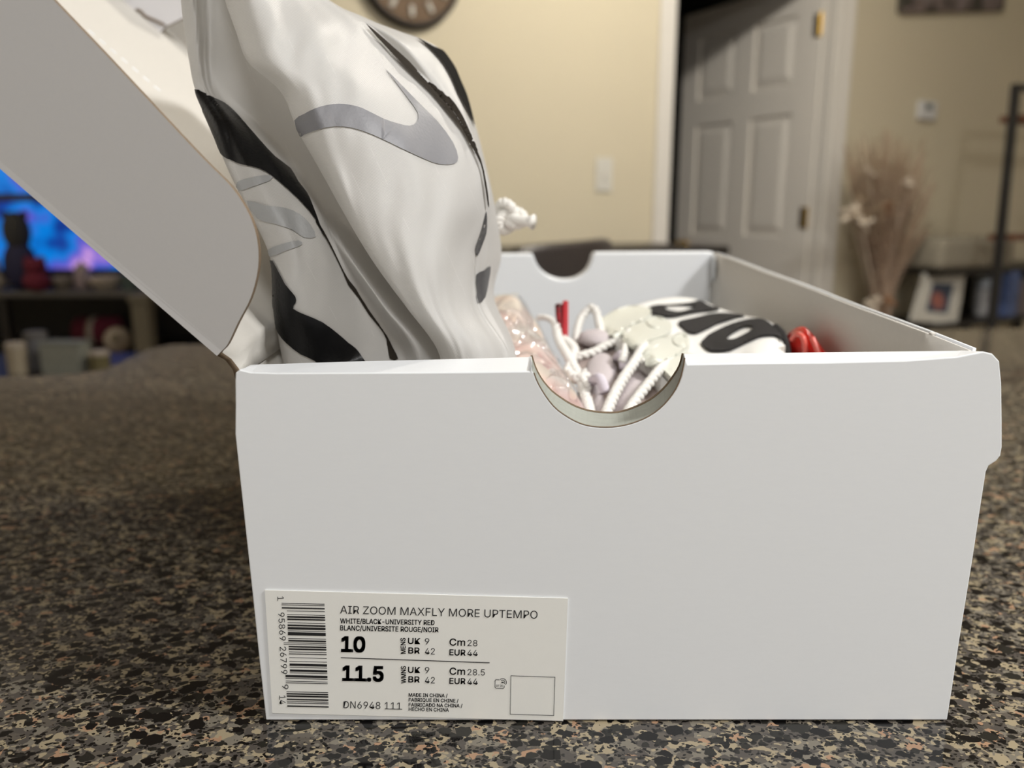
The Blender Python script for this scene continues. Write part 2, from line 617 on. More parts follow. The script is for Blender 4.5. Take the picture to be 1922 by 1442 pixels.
# the unlit room behind the door, its darkness put into the wall colour
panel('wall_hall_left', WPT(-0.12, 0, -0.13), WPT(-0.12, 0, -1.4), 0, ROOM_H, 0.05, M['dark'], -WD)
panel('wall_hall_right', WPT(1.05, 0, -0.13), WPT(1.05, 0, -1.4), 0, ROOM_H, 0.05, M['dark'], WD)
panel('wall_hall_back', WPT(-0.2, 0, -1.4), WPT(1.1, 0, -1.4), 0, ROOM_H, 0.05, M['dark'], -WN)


def wall_box(mb, s0, s1, z0, z1, n0, n1, mi=0):
    p = [WPT(s0, z0, n0), WPT(s1, z0, n0), WPT(s1, z1, n0), WPT(s0, z1, n0)]
    mb.prism(p, WN * (n1 - n0), mi)


# casing and jambs
mb = MB(); wall_box(mb, -0.066, 0.004, 0, HEAD + 0.06, 0.0, 0.018); struct(mb.build('trim_1', M['trim'], bevel=0.004))
mb = MB()
wall_box(mb, 0.874, 0.945, 0, HEAD + 0.06, 0.0, 0.018)
wall_box(mb, 0.920, 0.945, 0, HEAD + 0.06, 0.018, 0.026)
struct(mb.build('trim_2', M['trim'], bevel=0.004))
mb = MB(); wall_box(mb, 0.004, 0.874, HEAD - 0.005, HEAD + 0.06, 0.0, 0.018); struct(mb.build('trim_3', M['trim'], bevel=0.004))
mb = MB(); wall_box(mb, 0.0, 0.012, 0, HEAD, -0.12, 0.0); struct(mb.build('trim_4', M['trim'], bevel=0.002))
mb = MB(); wall_box(mb, 0.862, 0.878, 0, HEAD, -0.12, 0.0); wall_box(mb, 0.852, 0.862, 0, HEAD, -0.075, -0.06)
struct(mb.build('trim_5', M['trim'], bevel=0.002))
mb = MB(); wall_box(mb, S_LEFT, -0.066, 0, 0.09, 0.0, 0.014); struct(mb.build('baseboard_dining', M['trim'], bevel=0.003))
mb = MB(); wall_box(mb, 0.945, S_RIGHT, 0, 0.09, 0.0, 0.014); struct(mb.build('baseboard_right', M['trim'], bevel=0.003))

# the open door, hinged on the right, swung away into the dark room
hinge = WPT(0.852, 0, -0.075)
far = U(1272, 300, 4.18)
dd = Vector((far.x - hinge.x, far.y - hinge.y, 0)).normalized()
DWID, DH = 0.80, 2.03
dn = Vector((dd.y, -dd.x, 0))
if dn.dot(CAM - hinge) < 0:
    dn = -dn
door = thing('door_1', 'white six-panel interior door standing open into the dark room', 'door', (hinge.x, hinge.y, 0.005))
door['kind'] = 'structure'
del door['category']


def DP(s, z, n):
    p = hinge + dd * s + dn * n
    return Vector((p.x, p.y, 0.005 + z))


def dbox(mb, s0, s1, z0, z1, n0, n1):
    mb.prism([DP(s0, z0, n0), DP(s1, z0, n0), DP(s1, z1, n0), DP(s0, z1, n0)], dn * (n1 - n0))


mb = MB(); dbox(mb, 0, DWID, 0, DH, -0.035, -0.014)
rails = [(0, 0.22), (0.80, 0.98), (1.50, 1.62), (1.90, 2.03)]
for z0, z1 in rails:
    dbox(mb, 0, DWID, z0, z1, -0.016, 0)
for s0, s1 in ((0, 0.115), (0.345, 0.455), (0.69, DWID)):
    dbox(mb, s0, s1, 0.0, DH, -0.016, 0.0001)
mb.build('door_leaf', M['door'], door, bevel=0.003)
for z0, z1 in ((0.22, 0.80), (0.98, 1.50), (1.62, 1.90)):
    for s0, s1 in ((0.115, 0.345), (0.455, 0.69)):
        mb = MB()
        q = 0.042
        o4 = [DP(s0 + .008, z0 + .008, -0.014), DP(s1 - .008, z0 + .008, -0.014), DP(s1 - .008, z1 - .008, -0.014), DP(s0 + .008, z1 - .008, -0.014)]
        i4 = [DP(s0 + q, z0 + q, 0.0), DP(s1 - q, z0 + q, 0.0), DP(s1 - q, z1 - q, 0.0), DP(s0 + q, z1 - q, 0.0)]
        mb.add(o4 + i4, [(0, 1, 2, 3), (4, 5, 6, 7)] + [(k, (k + 1) % 4, 4 + (k + 1) % 4, 4 + k) for k in range(4)])
        mb.build('raised_panel', M['door'], door)
for z in (0.28, 1.06, 1.84):
    mb = MB()
    mb.tube([DP(-0.008, z - 0.045, 0.006), DP(-0.008, z + 0.045, 0.006)], 0.008, 10)
    dbox(mb, 0.0, 0.03, z - 0.045, z + 0.045, 0.0, 0.002)
    mb.build('hinge', M['brass'], door)
mb = MB()
Mr = dn.to_track_quat('Z', 'Y').to_matrix()
mb.lathe([(0.032, 0), (0.032, 0.006), (0.012, 0.01), (0.011, 0.03), (0.026, 0.04), (0.03, 0.055), (0.02, 0.067), (0.002, 0.07)], DP(DWID - 0.065, 0.92, 0.0), 16, M=Mr)
mb.build('door_knob', M['brass'], door, smooth=True)

# ------------------------------------------------------------------ kitchen peninsula
edge_px = [(0, 706), (70, 704), (140, 701), (190, 693), (232, 675), (275, 655), (320, 646), (380, 645)]
edge = [UZ(x, y, COUNTER_Z) for x, y in edge_px]
right_far = UZ(1922, 615, COUNTER_Z)
dirr = (right_far - UZ(420, 645, COUNTER_Z)).normalized()
poly = [Vector((-0.95, edge[0].y - 0.01, COUNTER_Z))] + edge + [UZ(700, 640, COUNTER_Z), right_far, right_far + dirr * 0.9]
poly += [Vector((poly[-1].x, -0.25, COUNTER_Z)), Vector((-0.95, -0.25, COUNTER_Z))]
poly = [Vector((p.x, p.y, COUNTER_Z)) for p in poly]
ctr = thing('kitchen_counter', 'dark speckled laminate kitchen peninsula under the white box', 'counter', (0.1, 0.4, 0))
mb = MB(); mb.prism(poly, (0, 0, -0.04))
mb.build('worktop', M['laminate'], ctr, bevel=0.004)
mb = MB()
cen = sum(poly, Vector()) / len(poly)
mb.prism([cen + (p - cen) * 0.88 - Vector((0, 0, 0.04)) for p in poly], (0, 0, -(COUNTER_Z - 0.04)))
mb.build('base_cabinet', M['espresso'], ctr)

# ------------------------------------------------------------------ things on and by the papered wall
c = PW(766, -57, 0.0)
RCL = (PW(766 + 93, -57) - c).length
clk = thing('wall_clock', 'round brown wooden wall clock with pale hour marks, high on the cream wall', 'clock', c)
Mw = WN.to_track_quat('Z', 'Y').to_matrix()
mb = MB(); mb.lathe([(RCL * 0.92, 0.004), (RCL * 0.92, 0.018), (0.001, 0.018)], c, 48, M=Mw); mb.build('clock_face', M['clockwood'], clk)
mb = MB()
prof = [(RCL * 0.91, 0.002), (RCL, 0.002), (RCL, 0.024), (RCL * 0.97, 0.032), (RCL * 0.91, 0.03), (RCL * 0.9, 0.018)]
mb.lathe(prof + [prof[0]], c, 48, M=Mw); mb.f = [f for f in mb.f if len(f) == 4]; mb.m = mb.m[:len(mb.f)]
mb.build('clock_rim', M['clockrim'], clk, smooth=False)
up = Vector((0, 0, 1))
for k in range(12):
    an = 2 * math.pi * k / 12
    d = WD * math.sin(an) + up * math.cos(an)
    mb = MB(); mb.tube([c + WN * 0.019 + d * RCL * 0.62, c + WN * 0.019 + d * RCL * 0.8], RCL * 0.045, 8); mb.build('hour_mark', M['ivory'], clk)
for ln, an in ((0.5, 2.1), (0.68, 5.2)):
    d = WD * math.sin(an) + up * math.cos(an)
    mb = MB(); mb.tube([c + WN * 0.023, c + WN * 0.023 + d * RCL * ln], 0.004, 6); mb.build('clock_hand', M['clockrim'], clk)

c = PW(1133, 328)
sw = thing('light_switch', 'cream light switch plate on the wall left of the door', 'switch', c)
s = WS(c)
mb = MB(); wall_box(mb, s - 0.036, s + 0.036, c.z - 0.058, c.z + 0.058, 0.0, 0.006); mb.build('switch_plate', M['ivory'], sw, bevel=0.003)
mb = MB(); wall_box(mb, s - 0.005, s + 0.005, c.z - 0.012, c.z + 0.012, 0.006, 0.016); mb.build('toggle', M['trim'], sw, bevel=0.002)
for dz in (-0.03, 0.03):
    mb = MB(); mb.lathe([(0.0035, 0.005), (0.0035, 0.0075), (0.0005, 0.008)], WPT(s, c.z + dz, 0), 8, M=Mw); mb.build('screw', M['grey_plastic'], sw)

c = PW(1735, 206)
th = thing('thermostat', 'small white thermostat with a dark display, on the wall above the dried grasses', 'thermostat', c)
s = WS(c)
mb = MB(); wall_box(mb, s - 0.062, s + 0.062, c.z - 0.045, c.z + 0.035, 0.0, 0.022); mb.build('body', M['grey_plastic'], th, bevel=0.006)
mb = MB(); wall_box(mb, s - 0.022, s + 0.022, c.z - 0.002, c.z + 0.022, 0.022, 0.0235); mb.build('display', mat('lcd', (0.10, 0.12, 0.12), 0.2), th)

# canvas picture, only its lower edge in view
p0, p1 = PW(1682, 26), PW(1872, 22)
m = mat('canvas_print', (0.3, 0.25, 0.25), 0.7)
N, L, b = nodes(m)
tc = N.new('ShaderNodeTexCoord'); nz = N.new('ShaderNodeTexNoise'); nz.inputs['Scale'].default_value = 9; nz.inputs['Detail'].default_value = 2
L.new(tc.outputs['Object'], nz.inputs['Vector'])
rp = N.new('ShaderNodeValToRGB'); e = rp.color_ramp.elements
e[0].position = 0.36; e[0].color = (0.05, 0.045, 0.035, 1); e[1].position = 0.66; e[1].color = (0.06, 0.12, 0.02, 1)
k = e.new(0.46); k.color = (0.17, 0.13, 0.12, 1); k = e.new(0.58); k.color = (0.24, 0.20, 0.205, 1)
L.new(nz.outputs['Fac'], rp.inputs[0]); L.new(rp.outputs[0], b.inputs['Base Color'])
mb = MB(); uz = Vector((0, 0, .5)); mb.prism([p0, p1, p1 + uz, p0 + uz], WN * 0.03)
tag(mb.build('canvas_picture', m, bevel=0.003), 'muted grey-brown and green canvas picture at the top of the wall right of the door', 'picture')

# sideboard along the wall and a leather chair before it
sb_s0, sb_s1 = WS(PW(905, 470, 0.3)), -0.09
zt = PW(1100, 468, 0.4).z
sb = thing('sideboard', 'dark espresso sideboard along the cream wall left of the door', 'sideboard', WPT((sb_s0 + sb_s1) / 2, 0, 0.2))
mb = MB(); wall_box(mb, sb_s0, sb_s1, 0.08, zt - 0.03, 0.02, 0.39); mb.build('carcass', M['espresso'], sb)
mb = MB(); wall_box(mb, sb_s0 - 0.015, sb_s1 + 0.015, zt - 0.03, zt, 0.015, 0.41); mb.build('top', M['espresso'], sb, bevel=0.004)
for k in range(2):
    q0 = sb_s0 + (sb_s1 - sb_s0) * k / 2 + 0.01; q1 = sb_s0 + (sb_s1 - sb_s0) * (k + 1) / 2 - 0.01
    mb = MB(); wall_box(mb, q0, q1, 0.1, zt - 0.045, 0.39, 0.41); dr = mb.build('cabinet_door', M['espresso'], sb, bevel=0.003)
    mb = MB(); mb.ball(WPT(q1 - 0.04 if k == 0 else q0 + 0.04, zt * 0.6, 0.42), 0.012); mb.build('knob', M['brass'], dr, smooth=True)
for q in (sb_s0 + 0.04, sb_s1 - 0.04):
    for n_ in (0.06, 0.35):
        mb = MB(); mb.box(WPT(q, 0.04, n_), (0.05, 0.05, 0.08)); mb.build('foot', M['espresso'], sb)

cc = U(1072, 470, 1.95)
chair = thing('dining_chair', 'dark brown padded leather dining chair seen over the far end of the box', 'chair', (cc.x, cc.y, 0))
zt = U(1120, 449, 1.95).z
an = math.radians(52)
ax = Vector((math.cos(an), math.sin(an), 0)); an_ = Vector((-ax.y, ax.x, 0))
G = []
for j in range(9):
    row = []
    v = j / 8
    for i in range(13):
        u = i / 12 * 2 - 1
        z = zt - 0.55 * v - 0.010 * (1 - v) * (1 - u) / 2
        if v < 0.2:
            z -= 0.012 * abs(u) ** 8
        p = Vector((cc.x, cc.y, z)) + ax * u * (0.225 - 0.02 * (v < .06)) + an_ * (0.04 * u * u - 0.02 * math.cos(u * 1.4) * math.sin(math.pi * (0.15 + v * .8)) - 0.05 * v)
        row.append(p)
    G.append(row)
vs, fs = grid_mesh(G)
mb = MB(); mb.add(vs, fs); o = mb.build('backrest', M['leather'], chair, smooth=True)
md = o.modifiers.new('padding', 'SOLIDIFY'); md.thickness = 0.055; md.offset = 0
md = o.modifiers.new('round', 'BEVEL'); md.width = 0.02; md.segments = 3; md.limit_method = 'ANGLE'
Mc = Matrix(((ax.x, an_.x, 0), (ax.y, an_.y, 0), (0, 0, 1)))
sc = Vector((cc.x, cc.y, 0)) - an_ * 0.26
mb = MB(); mb.box(sc + Vector((0, 0, 0.46)), (0.45, 0.44, 0.09), Mc); mb.build('seat', M['leather'], chair, bevel=0.025)
for a_ in (-0.19, 0.19):
    for b2 in (-0.19, 0.19):
        mb = MB(); mb.box(sc + ax * a_ + an_ * b2 + Vector((0, 0, 0.21)), (0.04, 0.04, 0.42), Mc); mb.build('leg', M['espresso'], chair)

# low console on the right with small things in it
NC = 0.30
pc = PW(1790, 508, NC); pl = PW(1790, 606, NC)
cs0 = WS(PW(1802, 508, NC)); csT = WS(PW(1764, 508, NC)); csS = WS(PW(1714, 606, NC)); cs1 = cs0 + 1.05
con = thing('open_console', 'dark open console against the wall right of the dried grasses', 'console', WPT((cs0 + cs1) / 2, 0, NC / 2))
mb = MB(); wall_box(mb, csT, cs1, pc.z - 0.022, pc.z, 0.01, NC); mb.build('top_board', M['espresso'], con, bevel=0.002)
mb = MB(); wall_box(mb, csS, cs1, pl.z - 0.025, pl.z, 0.01, NC); mb.build('shelf_board', M['espresso'], con, bevel=0.002)
mb = MB(); wall_box(mb, cs0, cs1, 0.1, 0.125, 0.01, NC); mb.build('bottom_board', M['espresso'], con, bevel=0.002)
for q in (WS(PW(1812, 560, 0.02)) + 0.012, cs1 - 0.012):
    mb = MB(); wall_box(mb, q - 0.012, q + 0.012, 0, pc.z - 0.022, 0.012, 0.05); mb.build('upright', M['espresso'], con)
mb = MB(); wall_box(mb, WS(PW(1812, 560, 0.02)), cs1 - 0.024, pl.z, pc.z - 0.022, 0.012, 0.02); mb.build('back_panel', M['espresso'], con)

# photo frame, leaning back, turned
fq = [PW(1737, 512, 0.24), PW(1813, 514, 0.24), PW(1796, 611, 0.285), PW(1711, 602, 0.285)]
dz = pl.z + 0.002 - min(p.z for p in fq)
ctrf = sum(fq, Vector()) / 4
nn = (fq[1] - fq[0]).cross(fq[3] - fq[0]).normalized()
if nn.dot(CAM - ctrf) < 0:
    nn = -nn
pf = thing('photo_frame', 'white picture frame leaning askew with a blue and orange photo', 'picture frame', (ctrf.x, ctrf.y, pl.z))


def fmix(u, v):
    return fq[0] * (1 - u) * (1 - v) + fq[1] * u * (1 - v) + fq[2] * u * v + fq[3] * (1 - u) * v


fu0, fu1, fv0, fv1 = 0.24, 0.76, 0.2, 0.79
for (u0, u1, v0, v1) in ((0, 1, 0, fv0), (0, 1, fv1, 1), (0, fu0, fv0, fv1), (fu1, 1, fv0, fv1)):
    mb = MB(); mb.prism([fmix(u0, v0), fmix(u1, v0), fmix(u1, v1), fmix(u0, v1)], nn * -0.014); mb.build('frame_side', M['ivory'], pf)
m = mat('snapshot', (0.05, 0.07, 0.12), 0.3)
N, L, b = nodes(m)
tc = N.new('ShaderNodeTexCoord'); gr = N.new('ShaderNodeTexGradient'); gr.gradient_type = 'SPHERICAL'
mp = N.new('ShaderNodeMapping'); mp.inputs['Scale'].default_value = (2.6, 2.6, 2.6); mp.inputs['Location'].default_value = (-1.1, -1.3, -1.1)
L.new(tc.outputs['Generated'], mp.inputs[0]); L.new(mp.outputs[0], gr.inputs[0])
rp = N.new('ShaderNodeValToRGB'); e = rp.color_ramp.elements; e[0].color = (0.035, 0.055, 0.10, 1); e[0].position = 0.1; e[1].color = (0.38, 0.13, 0.10, 1); e[1].position = 0.45
L.new(gr.outputs['Fac'], rp.inputs[0]); L.new(rp.outputs[0], b.inputs['Base Color'])
mb = MB(); mb.prism([p - nn * 0.006 for p in (fmix(fu0, fv0), fmix(fu1, fv0), fmix(fu1, fv1), fmix(fu0, fv1))], nn * -0.006); mb.build('photo', m, pf)
mb = MB(); mb.prism([fmix(0.4, 0.3) - nn * 0.014, fmix(0.6, 0.3) - nn * 0.014, Vector((fmix(0.6, 1).x, fmix(0.6, 1).y, pl.z + 0.001)) - nn * 0.09 + WD * 0, Vector((fmix(0.4, 1).x, fmix(0.4, 1).y, pl.z + 0.001)) - nn * 0.09], WD * 0.002 + Vector((0, 0, 0.002)))
mb.build('easel_strut', M['ivory'], pf)

pale = noisy(mat('frosted_white_plastic', (0.42, 0.42, 0.43), 0.4), 30, 0.1)
blue = noisy(mat('blue_carton', (0.10, 0.15, 0.33), 0.5), 18, 0.7)
c = PW(1838, 604, 0.2); c.z = pl.z
bt = thing('white_bottle', 'pale bottle on the console shelf just left of the black shelf post', 'bottle', c)
h = PW(1838, 520, 0.2).z - pl.z
mb = MB(); mb.lathe([(0.03, 0), (0.033, 0.01), (0.033, h * 0.62), (0.026, h * 0.7)], c, 20); mb.build('body', pale, bt, smooth=True)
mb = MB(); mb.lathe([(0.026, h * 0.705), (0.031, h * 0.74), (0.031, h * 0.96), (0.022, h)], c, 20); mb.build('cap', noisy(mat('blue_white_cap', (0.45, 0.50, 0.56), 0.4), 30, .1), bt, smooth=True)
for k, (x, nm, lab, hh, mm) in enumerate(((1884, 'carton', 'blue patterned carton on the console shelf right of the black shelf post', 82, blue),
                                          (1922, 'carton', 'pale beige carton at the right edge of the picture, on the console shelf', 60, noisy(mat('beige_carton', (0.40, 0.33, 0.30), 0.6), 20, .1)))):
    c = PW(x, 600, 0.27 - 0.0 * k); s = WS(c)
    h = hh / 1480 * 3.9
    w2 = 0.042 if k == 0 else 0.05
    t = thing(nm, lab, 'box', WPT(s, pl.z, 0.25))
    mb = MB(); wall_box(mb, s - w2, s + w2, pl.z, pl.z + h, 0.20, 0.30); mb.build('body', mm, t, bevel=0.002)
    mb = MB(); wall_box(mb, s - w2, s + w2, pl.z + h, pl.z + h + 0.004, 0.20, 0.30); mb.build('top_flap', pale if k else blue, t)

# pale cushion-like storage bin on the console
p0, p1 = PW(1758, 445, 0.2), PW(1858, 500, 0.2)
s0, s1 = WS(p0), WS(p1)
G = []
m = noisy(mat('grey_linen', (0.33, 0.30, 0.235), 0.9), 300, 0.08, 0.2)
mb = MB(); wall_box(mb, csT + 0.006, s1 + 0.02, pc.z, p0.z + 0.0, 0.08, 0.30)
o = mb.build('linen_bin', m); tag(o, 'soft grey linen storage bin on top of the console', 'storage bin')
md = o.modifiers.new('round', 'BEVEL'); md.width = 0.035; md.segments = 4
wb = PW(1800, 400, 0.05)
# ladder shelf: black metal rails, wooden shelves
r0, r1 = PW(1897, 158, 0.40), PW(1851, 612, 0.52)
ls = thing('ladder_shelf', 'black metal ladder shelf with reddish wooden boards at the right edge', 'shelf', (r0.x + 0.3, r0.y, 0))
rb = r0 + (r1 - r0) * ((r0.z - 0.0) / (r0.z - r1.z))
WID = 0.62


def rail(mb, off):
    mb.prism([r0 + off, r0 + off + WD * 0.028, rb + off + WD * 0.028, rb + off], WN * 0.028)


for off in (Vector(), WD * WID):
    mb = MB(); rail(mb, off); mb.build('rail', M['black_metal'], ls)
mb = MB(); mb.prism([r0 + WD * 0.0, r0 + WD * (WID + .028), r0 + WD * (WID + .028) - Vector((0, 0, 0.022)), r0 - Vector((0, 0, 0.022))], WN * 0.028); mb.build('top_bar', M['black_metal'], ls)
for py in (218, 438, 700):
    q = PW(1900, py, 0.36)
    f = (r0.z - q.z) / (r0.z - rb.z)
    p = r0 + (rb - r0) * f
    n_ = (p - WP).dot(WN)
    s = WS(p)
    mb = MB(); wall_box(mb, s + 0.105, s + WID + 0.016, p.z - 0.026, p.z, n_ - 0.09, n_ + 0.02); mb.build('shelf_board', M['wood'], ls, bevel=0.002)
# tall dried grasses in a floor vase
base = PW(1650, 600, 0.24)
vz = base.z - 0.02
va_ = thing('dried_grass_vase', 'tall floor vase of dried dusty-pink grasses right of the door', 'vase', (base.x, base.y, 0))
mb = MB(); mb.lathe([(0.09, 0), (0.12, 0.05), (0.135, 0.25), (0.10, vz - 0.12), (0.055, vz - 0.04), (0.065, vz)], (base.x, base.y, 0), 28)
mb.build('vase', noisy(mat('cream_ceramic', (0.6, 0.54, 0.44), 0.4), 20, .05), va_, smooth=True)
grass = noisy(mat('dusty_pink_stems', (0.39, 0.285, 0.21), 0.85), 40, 0.2)
plume = noisy(mat('tan_plumes', (0.42, 0.33, 0.215), 0.9), 40, 0.2)
rnd = random.Random(3)
mb = MB(); mp_ = MB()
b0 = Vector((base.x, base.y, vz - 0.03))
for k in range(330):
    tx = rnd.gauss(1666, 60); ty = rnd.uniform(235, 420) + abs(tx - 1655) * .25
    tx = min(max(tx, 1580), 1768)
    n_ = 0.24 + rnd.uniform(-0.14, 0.16)
    tip = PW(tx + (1670 - tx) * 0.25 * (ty - 240) / 180, ty, n_)
    mid = b0.lerp(tip, 0.5) + Vector((rnd.uniform(-.03, .03), rnd.uniform(-.03, .03), 0.03)) + (tip - b0) * 0.0
    mid = mid + (Vector((b0.x, b0.y, mid.z)) - mid) * 0.35
    st = Vector((b0.x + rnd.uniform(-.04, .04), b0.y + rnd.uniform(-.04, .04), b0.z))
    pts = spline([st, mid, tip], 3)
    mb.tube(pts, [0.0024] * (len(pts) - 1) + [0.001], 3, cap=False)
    if k % 2 == 0:
        dq = (pts[-1] - pts[-3]).normalized()
        for z in range(9):
            q = pts[-1] - dq * (0.02 + 0.018 * z)
            sd = Vector((rnd.uniform(-1, 1), rnd.uniform(-1, 1), rnd.uniform(0.3, 1.2))).normalized()
            mp_.tube([q, q + sd * 0.035], [0.002, 0.0007], 3, cap=False)
o = mb.build('grass_stems', grass, va_, fix=False); o['kind'] = 'stuff'
o = mp_.build('grass_plumes', plume, va_, fix=False); o['kind'] = 'stuff'
white_pet = noisy(mat('white_dried_petals', (0.66, 0.58, 0.48), 0.8), 60, 0.1)
rust = noisy(mat('rust_dried_petals', (0.23, 0.12, 0.06), 0.8), 60, 0.2)
for (x, y, r, mm) in ((1596, 405, .042, white_pet), (1618, 424, .044, white_pet), (1632, 322, .026, white_pet), (1608, 385, .02, white_pet), (1664, 392, .026, rust), (1700, 345, .026, white_pet), (1640, 572, .035, white_pet), (1668, 568, .03, rust), (1780, 275, .012, white_pet)):
    if x > 1760:
        continue
    cpt = PW(x, y, 0.34)
    mb = MB()
    for q in range(9):
        dv = Vector((rnd.uniform(-1, 1), rnd.uniform(-1, 1), rnd.uniform(-.6, 1))).normalized()
        Mq = dv.to_track_quat('Z', 'Y').to_matrix()
        mb.ball(cpt + dv * r * .6, (r * .45, r * .2, r * .6), Mq, 8, 5)
    mb.tube([cpt, cpt.lerp(b0, 0.5) + Vector((0, 0, .02)), b0], 0.002, 4)
    mb.build('dried_flower', mm, va_, smooth=True)

# ------------------------------------------------------------------ living room at the left
TVY = 3.75
p0 = U(-260, 505, TVY); p1 = U(238, 292, TVY)
tv = thing('television', 'large television showing a bright blue and purple picture', 'television', ((p0.x + p1.x) / 2, TVY, p0.z - 0.06))
m = bpy.data.materials.new('tv_picture'); m.use_nodes = True
N, L, b = nodes(m)
tc = N.new('ShaderNodeTexCoord')
nz = N.new('ShaderNodeTexNoise'); nz.inputs['Scale'].default_value = 4.2; nz.inputs['Detail'].default_value = 2; L.new(tc.outputs['Object'], nz.inputs['Vector'])
rp = N.new('ShaderNodeValToRGB'); e = rp.color_ramp.elements
e[0].position = 0.30; e[0].color = (0.0, 0.006, 0.05, 1); e[1].position = 0.72; e[1].color = (0.85, 0.45, 0.95, 1)
for ps, cl in ((0.40, (0.004, 0.06, 0.42)), (0.50, (0.0, 0.28, 0.95)), (0.58, (0.10, 0.12, 0.75)), (0.64, (0.35, 0.22, 0.85))):
    k = e.new(ps); k.color = (*cl, 1)
L.new(nz.outputs['Fac'], rp.inputs[0])
b.inputs['Base Color'].default_value = (0.01, 0.01, 0.01, 1)
L.new(rp.outputs[0], b.inputs['Emission Color']); b.inputs['Emission Strength'].default_value = 0.75
mb = MB(); mb.box(((p0.x + p1.x) / 2, TVY + 0.012, (p0.z + p1.z) / 2), (p1.x - p0.x, 0.02, p1.z - p0.z)); mb.build('screen', m, tv)
for (x0, x1, z0, z1) in ((p0.x - .02, p1.x + .02, p0.z - .03, p0.z), (p0.x - .02, p1.x + .02, p1.z, p1.z + .02), (p0.x - .02, p0.x, p0.z, p1.z), (p1.x, p1.x + .02, p0.z, p1.z)):
    mb = MB(); mb.box(((x0 + x1) / 2, TVY + 0.012, (z0 + z1) / 2), (x1 - x0, 0.03, z1 - z0)); mb.build('bezel', M['black_metal'], tv)
mb = MB(); mb.box(((p0.x + p1.x) / 2, TVY + 0.12, p0.z - 0.05), (0.5, 0.2, 0.02)); mb.box(((p0.x + p1.x) / 2, TVY + 0.03, p0.z - 0.02), (0.1, 0.04, 0.06)); mb.build('stand', M['black_metal'], tv)

STY = 3.55
ztop = U(100, 548, STY).z; zlow = U(100, 664, STY).z
xl, xr = U(-250, 548, STY).x, U(420, 548, STY).x
std = thing('television_stand', 'black television stand crowded with small things, left of the box', 'stand', ((xl + xr) / 2, STY + .25, 0))
grey_top = noisy(mat('worn_grey_board', (0.10, 0.095, 0.09), 0.5), 20, 0.2)
mb = MB(); mb.box(((xl + xr) / 2, STY + .25, ztop - 0.012), (xr - xl, 0.5, 0.024)); mb.build('top_board', grey_top, std, bevel=.003)
mb = MB(); mb.box(((xl + xr) / 2, STY + .25, zlow - 0.012), (xr - xl - .03, 0.48, 0.024)); mb.build('lower_shelf', M['black_metal'], std, bevel=.003)
mb = MB(); mb.box(((xl + xr) / 2, STY + .49, ztop / 2), (xr - xl - .03, 0.015, ztop - 0.03)); mb.build('back_panel', M['black_metal'], std)
for x in (U(4, 600, STY).x, xl + .02, xr - .02):
    mb = MB(); mb.box((x, STY + .03, (ztop - .024) / 2), (0.035, 0.035, ztop - .024)); mb.build('post', M['black_metal'], std)
# dark shelf bar in front of the television
pb = U(-40, 371, 3.6)
tvb_x1 = U(70, 371, 3.6).x
sbz = (U(0, 364, 3.6).z, U(0, 378, 3.6).z)
mb = MB(); mb.box(((xl + tvb_x1) / 2, 3.62, (sbz[0] + sbz[1]) / 2), (tvb_x1 - xl, 0.09, sbz[0] - sbz[1])); fb = thing('riser_shelf', 'narrow dark riser shelf crossing in front of the television', 'shelf', ((xl + tvb_x1) / 2, 3.62, ztop))
mb.build('board', noisy(mat('dull_brown_board', (0.04, 0.035, 0.03), 0.6), 20, .2), fb)
for x in (xl + .05, tvb_x1 - .30):
    mb = MB(); mb.box((x, 3.62, (ztop + sbz[1]) / 2), (0.02, 0.06, sbz[1] - ztop)); mb.build('leg', M['black_metal'], fb)

maroon = noisy(mat('maroon_plush', (0.13, 0.012, 0.03), 0.9), 60, .2)
offw = noisy(mat('off_white_ceramic', (0.38, 0.33, 0.27), 0.5), 30, .1)
navy = noisy(mat('navy_plush', (0.02, 0.02, 0.06), 0.8), 40, .2)
teal = noisy(mat('sea_green_plastic', (0.07, 0.10, 0.09), 0.6), 30, .1)
beige = noisy(mat('beige_wood', (0.17, 0.15, 0.105), 0.6), 14, .15, stretch=(1, 1, .1))


def on_top(px, dy=0.06, z=None):
    p = U(px, 548, STY + dy)
    p.z = ztop if z is None else z
    return p


def K(Y):
    return Y / FPX


# figurine silhouettes and crockery on the stand
def figurine(px, hpx, wpx, m1, m2, label, dy=.08):
    c = on_top(px, dy); h = hpx * K(STY); r = wpx * K(STY) / 2
    t = thing('toy_figure', label, 'toy', c)
    mb = MB(); mb.ball(c + Vector((0, 0, h * .32)), (r, r * .8, h * .33)); mb.build('body', m1, t, smooth=True)
    mb = MB(); mb.ball(c + Vector((0, 0, h * .76)), (r * .8, r * .75, h * .26)); hd = mb.build('head', m2, t, smooth=True)
    for s_ in (-1, 1):
        mb = MB(); mb.ball(c + Vector((s_ * r * .55, 0, h * .97)), r * .25); mb.build('ear', m2, hd, smooth=True)


figurine(45, 145, 62, navy, noisy(mat('dark_grey_plush', (0.04, 0.04, 0.04), 0.9), 50, .2), 'tall dark stuffed figure before the blue screen, at the left edge')
figurine(72, 62, 50, maroon, maroon, 'maroon stuffed toy in front of the tall dark figure', 0.02)
figurine(-12, 60, 44, offw, offw, 'off-white figurine at the far left of the television stand', 0.03)


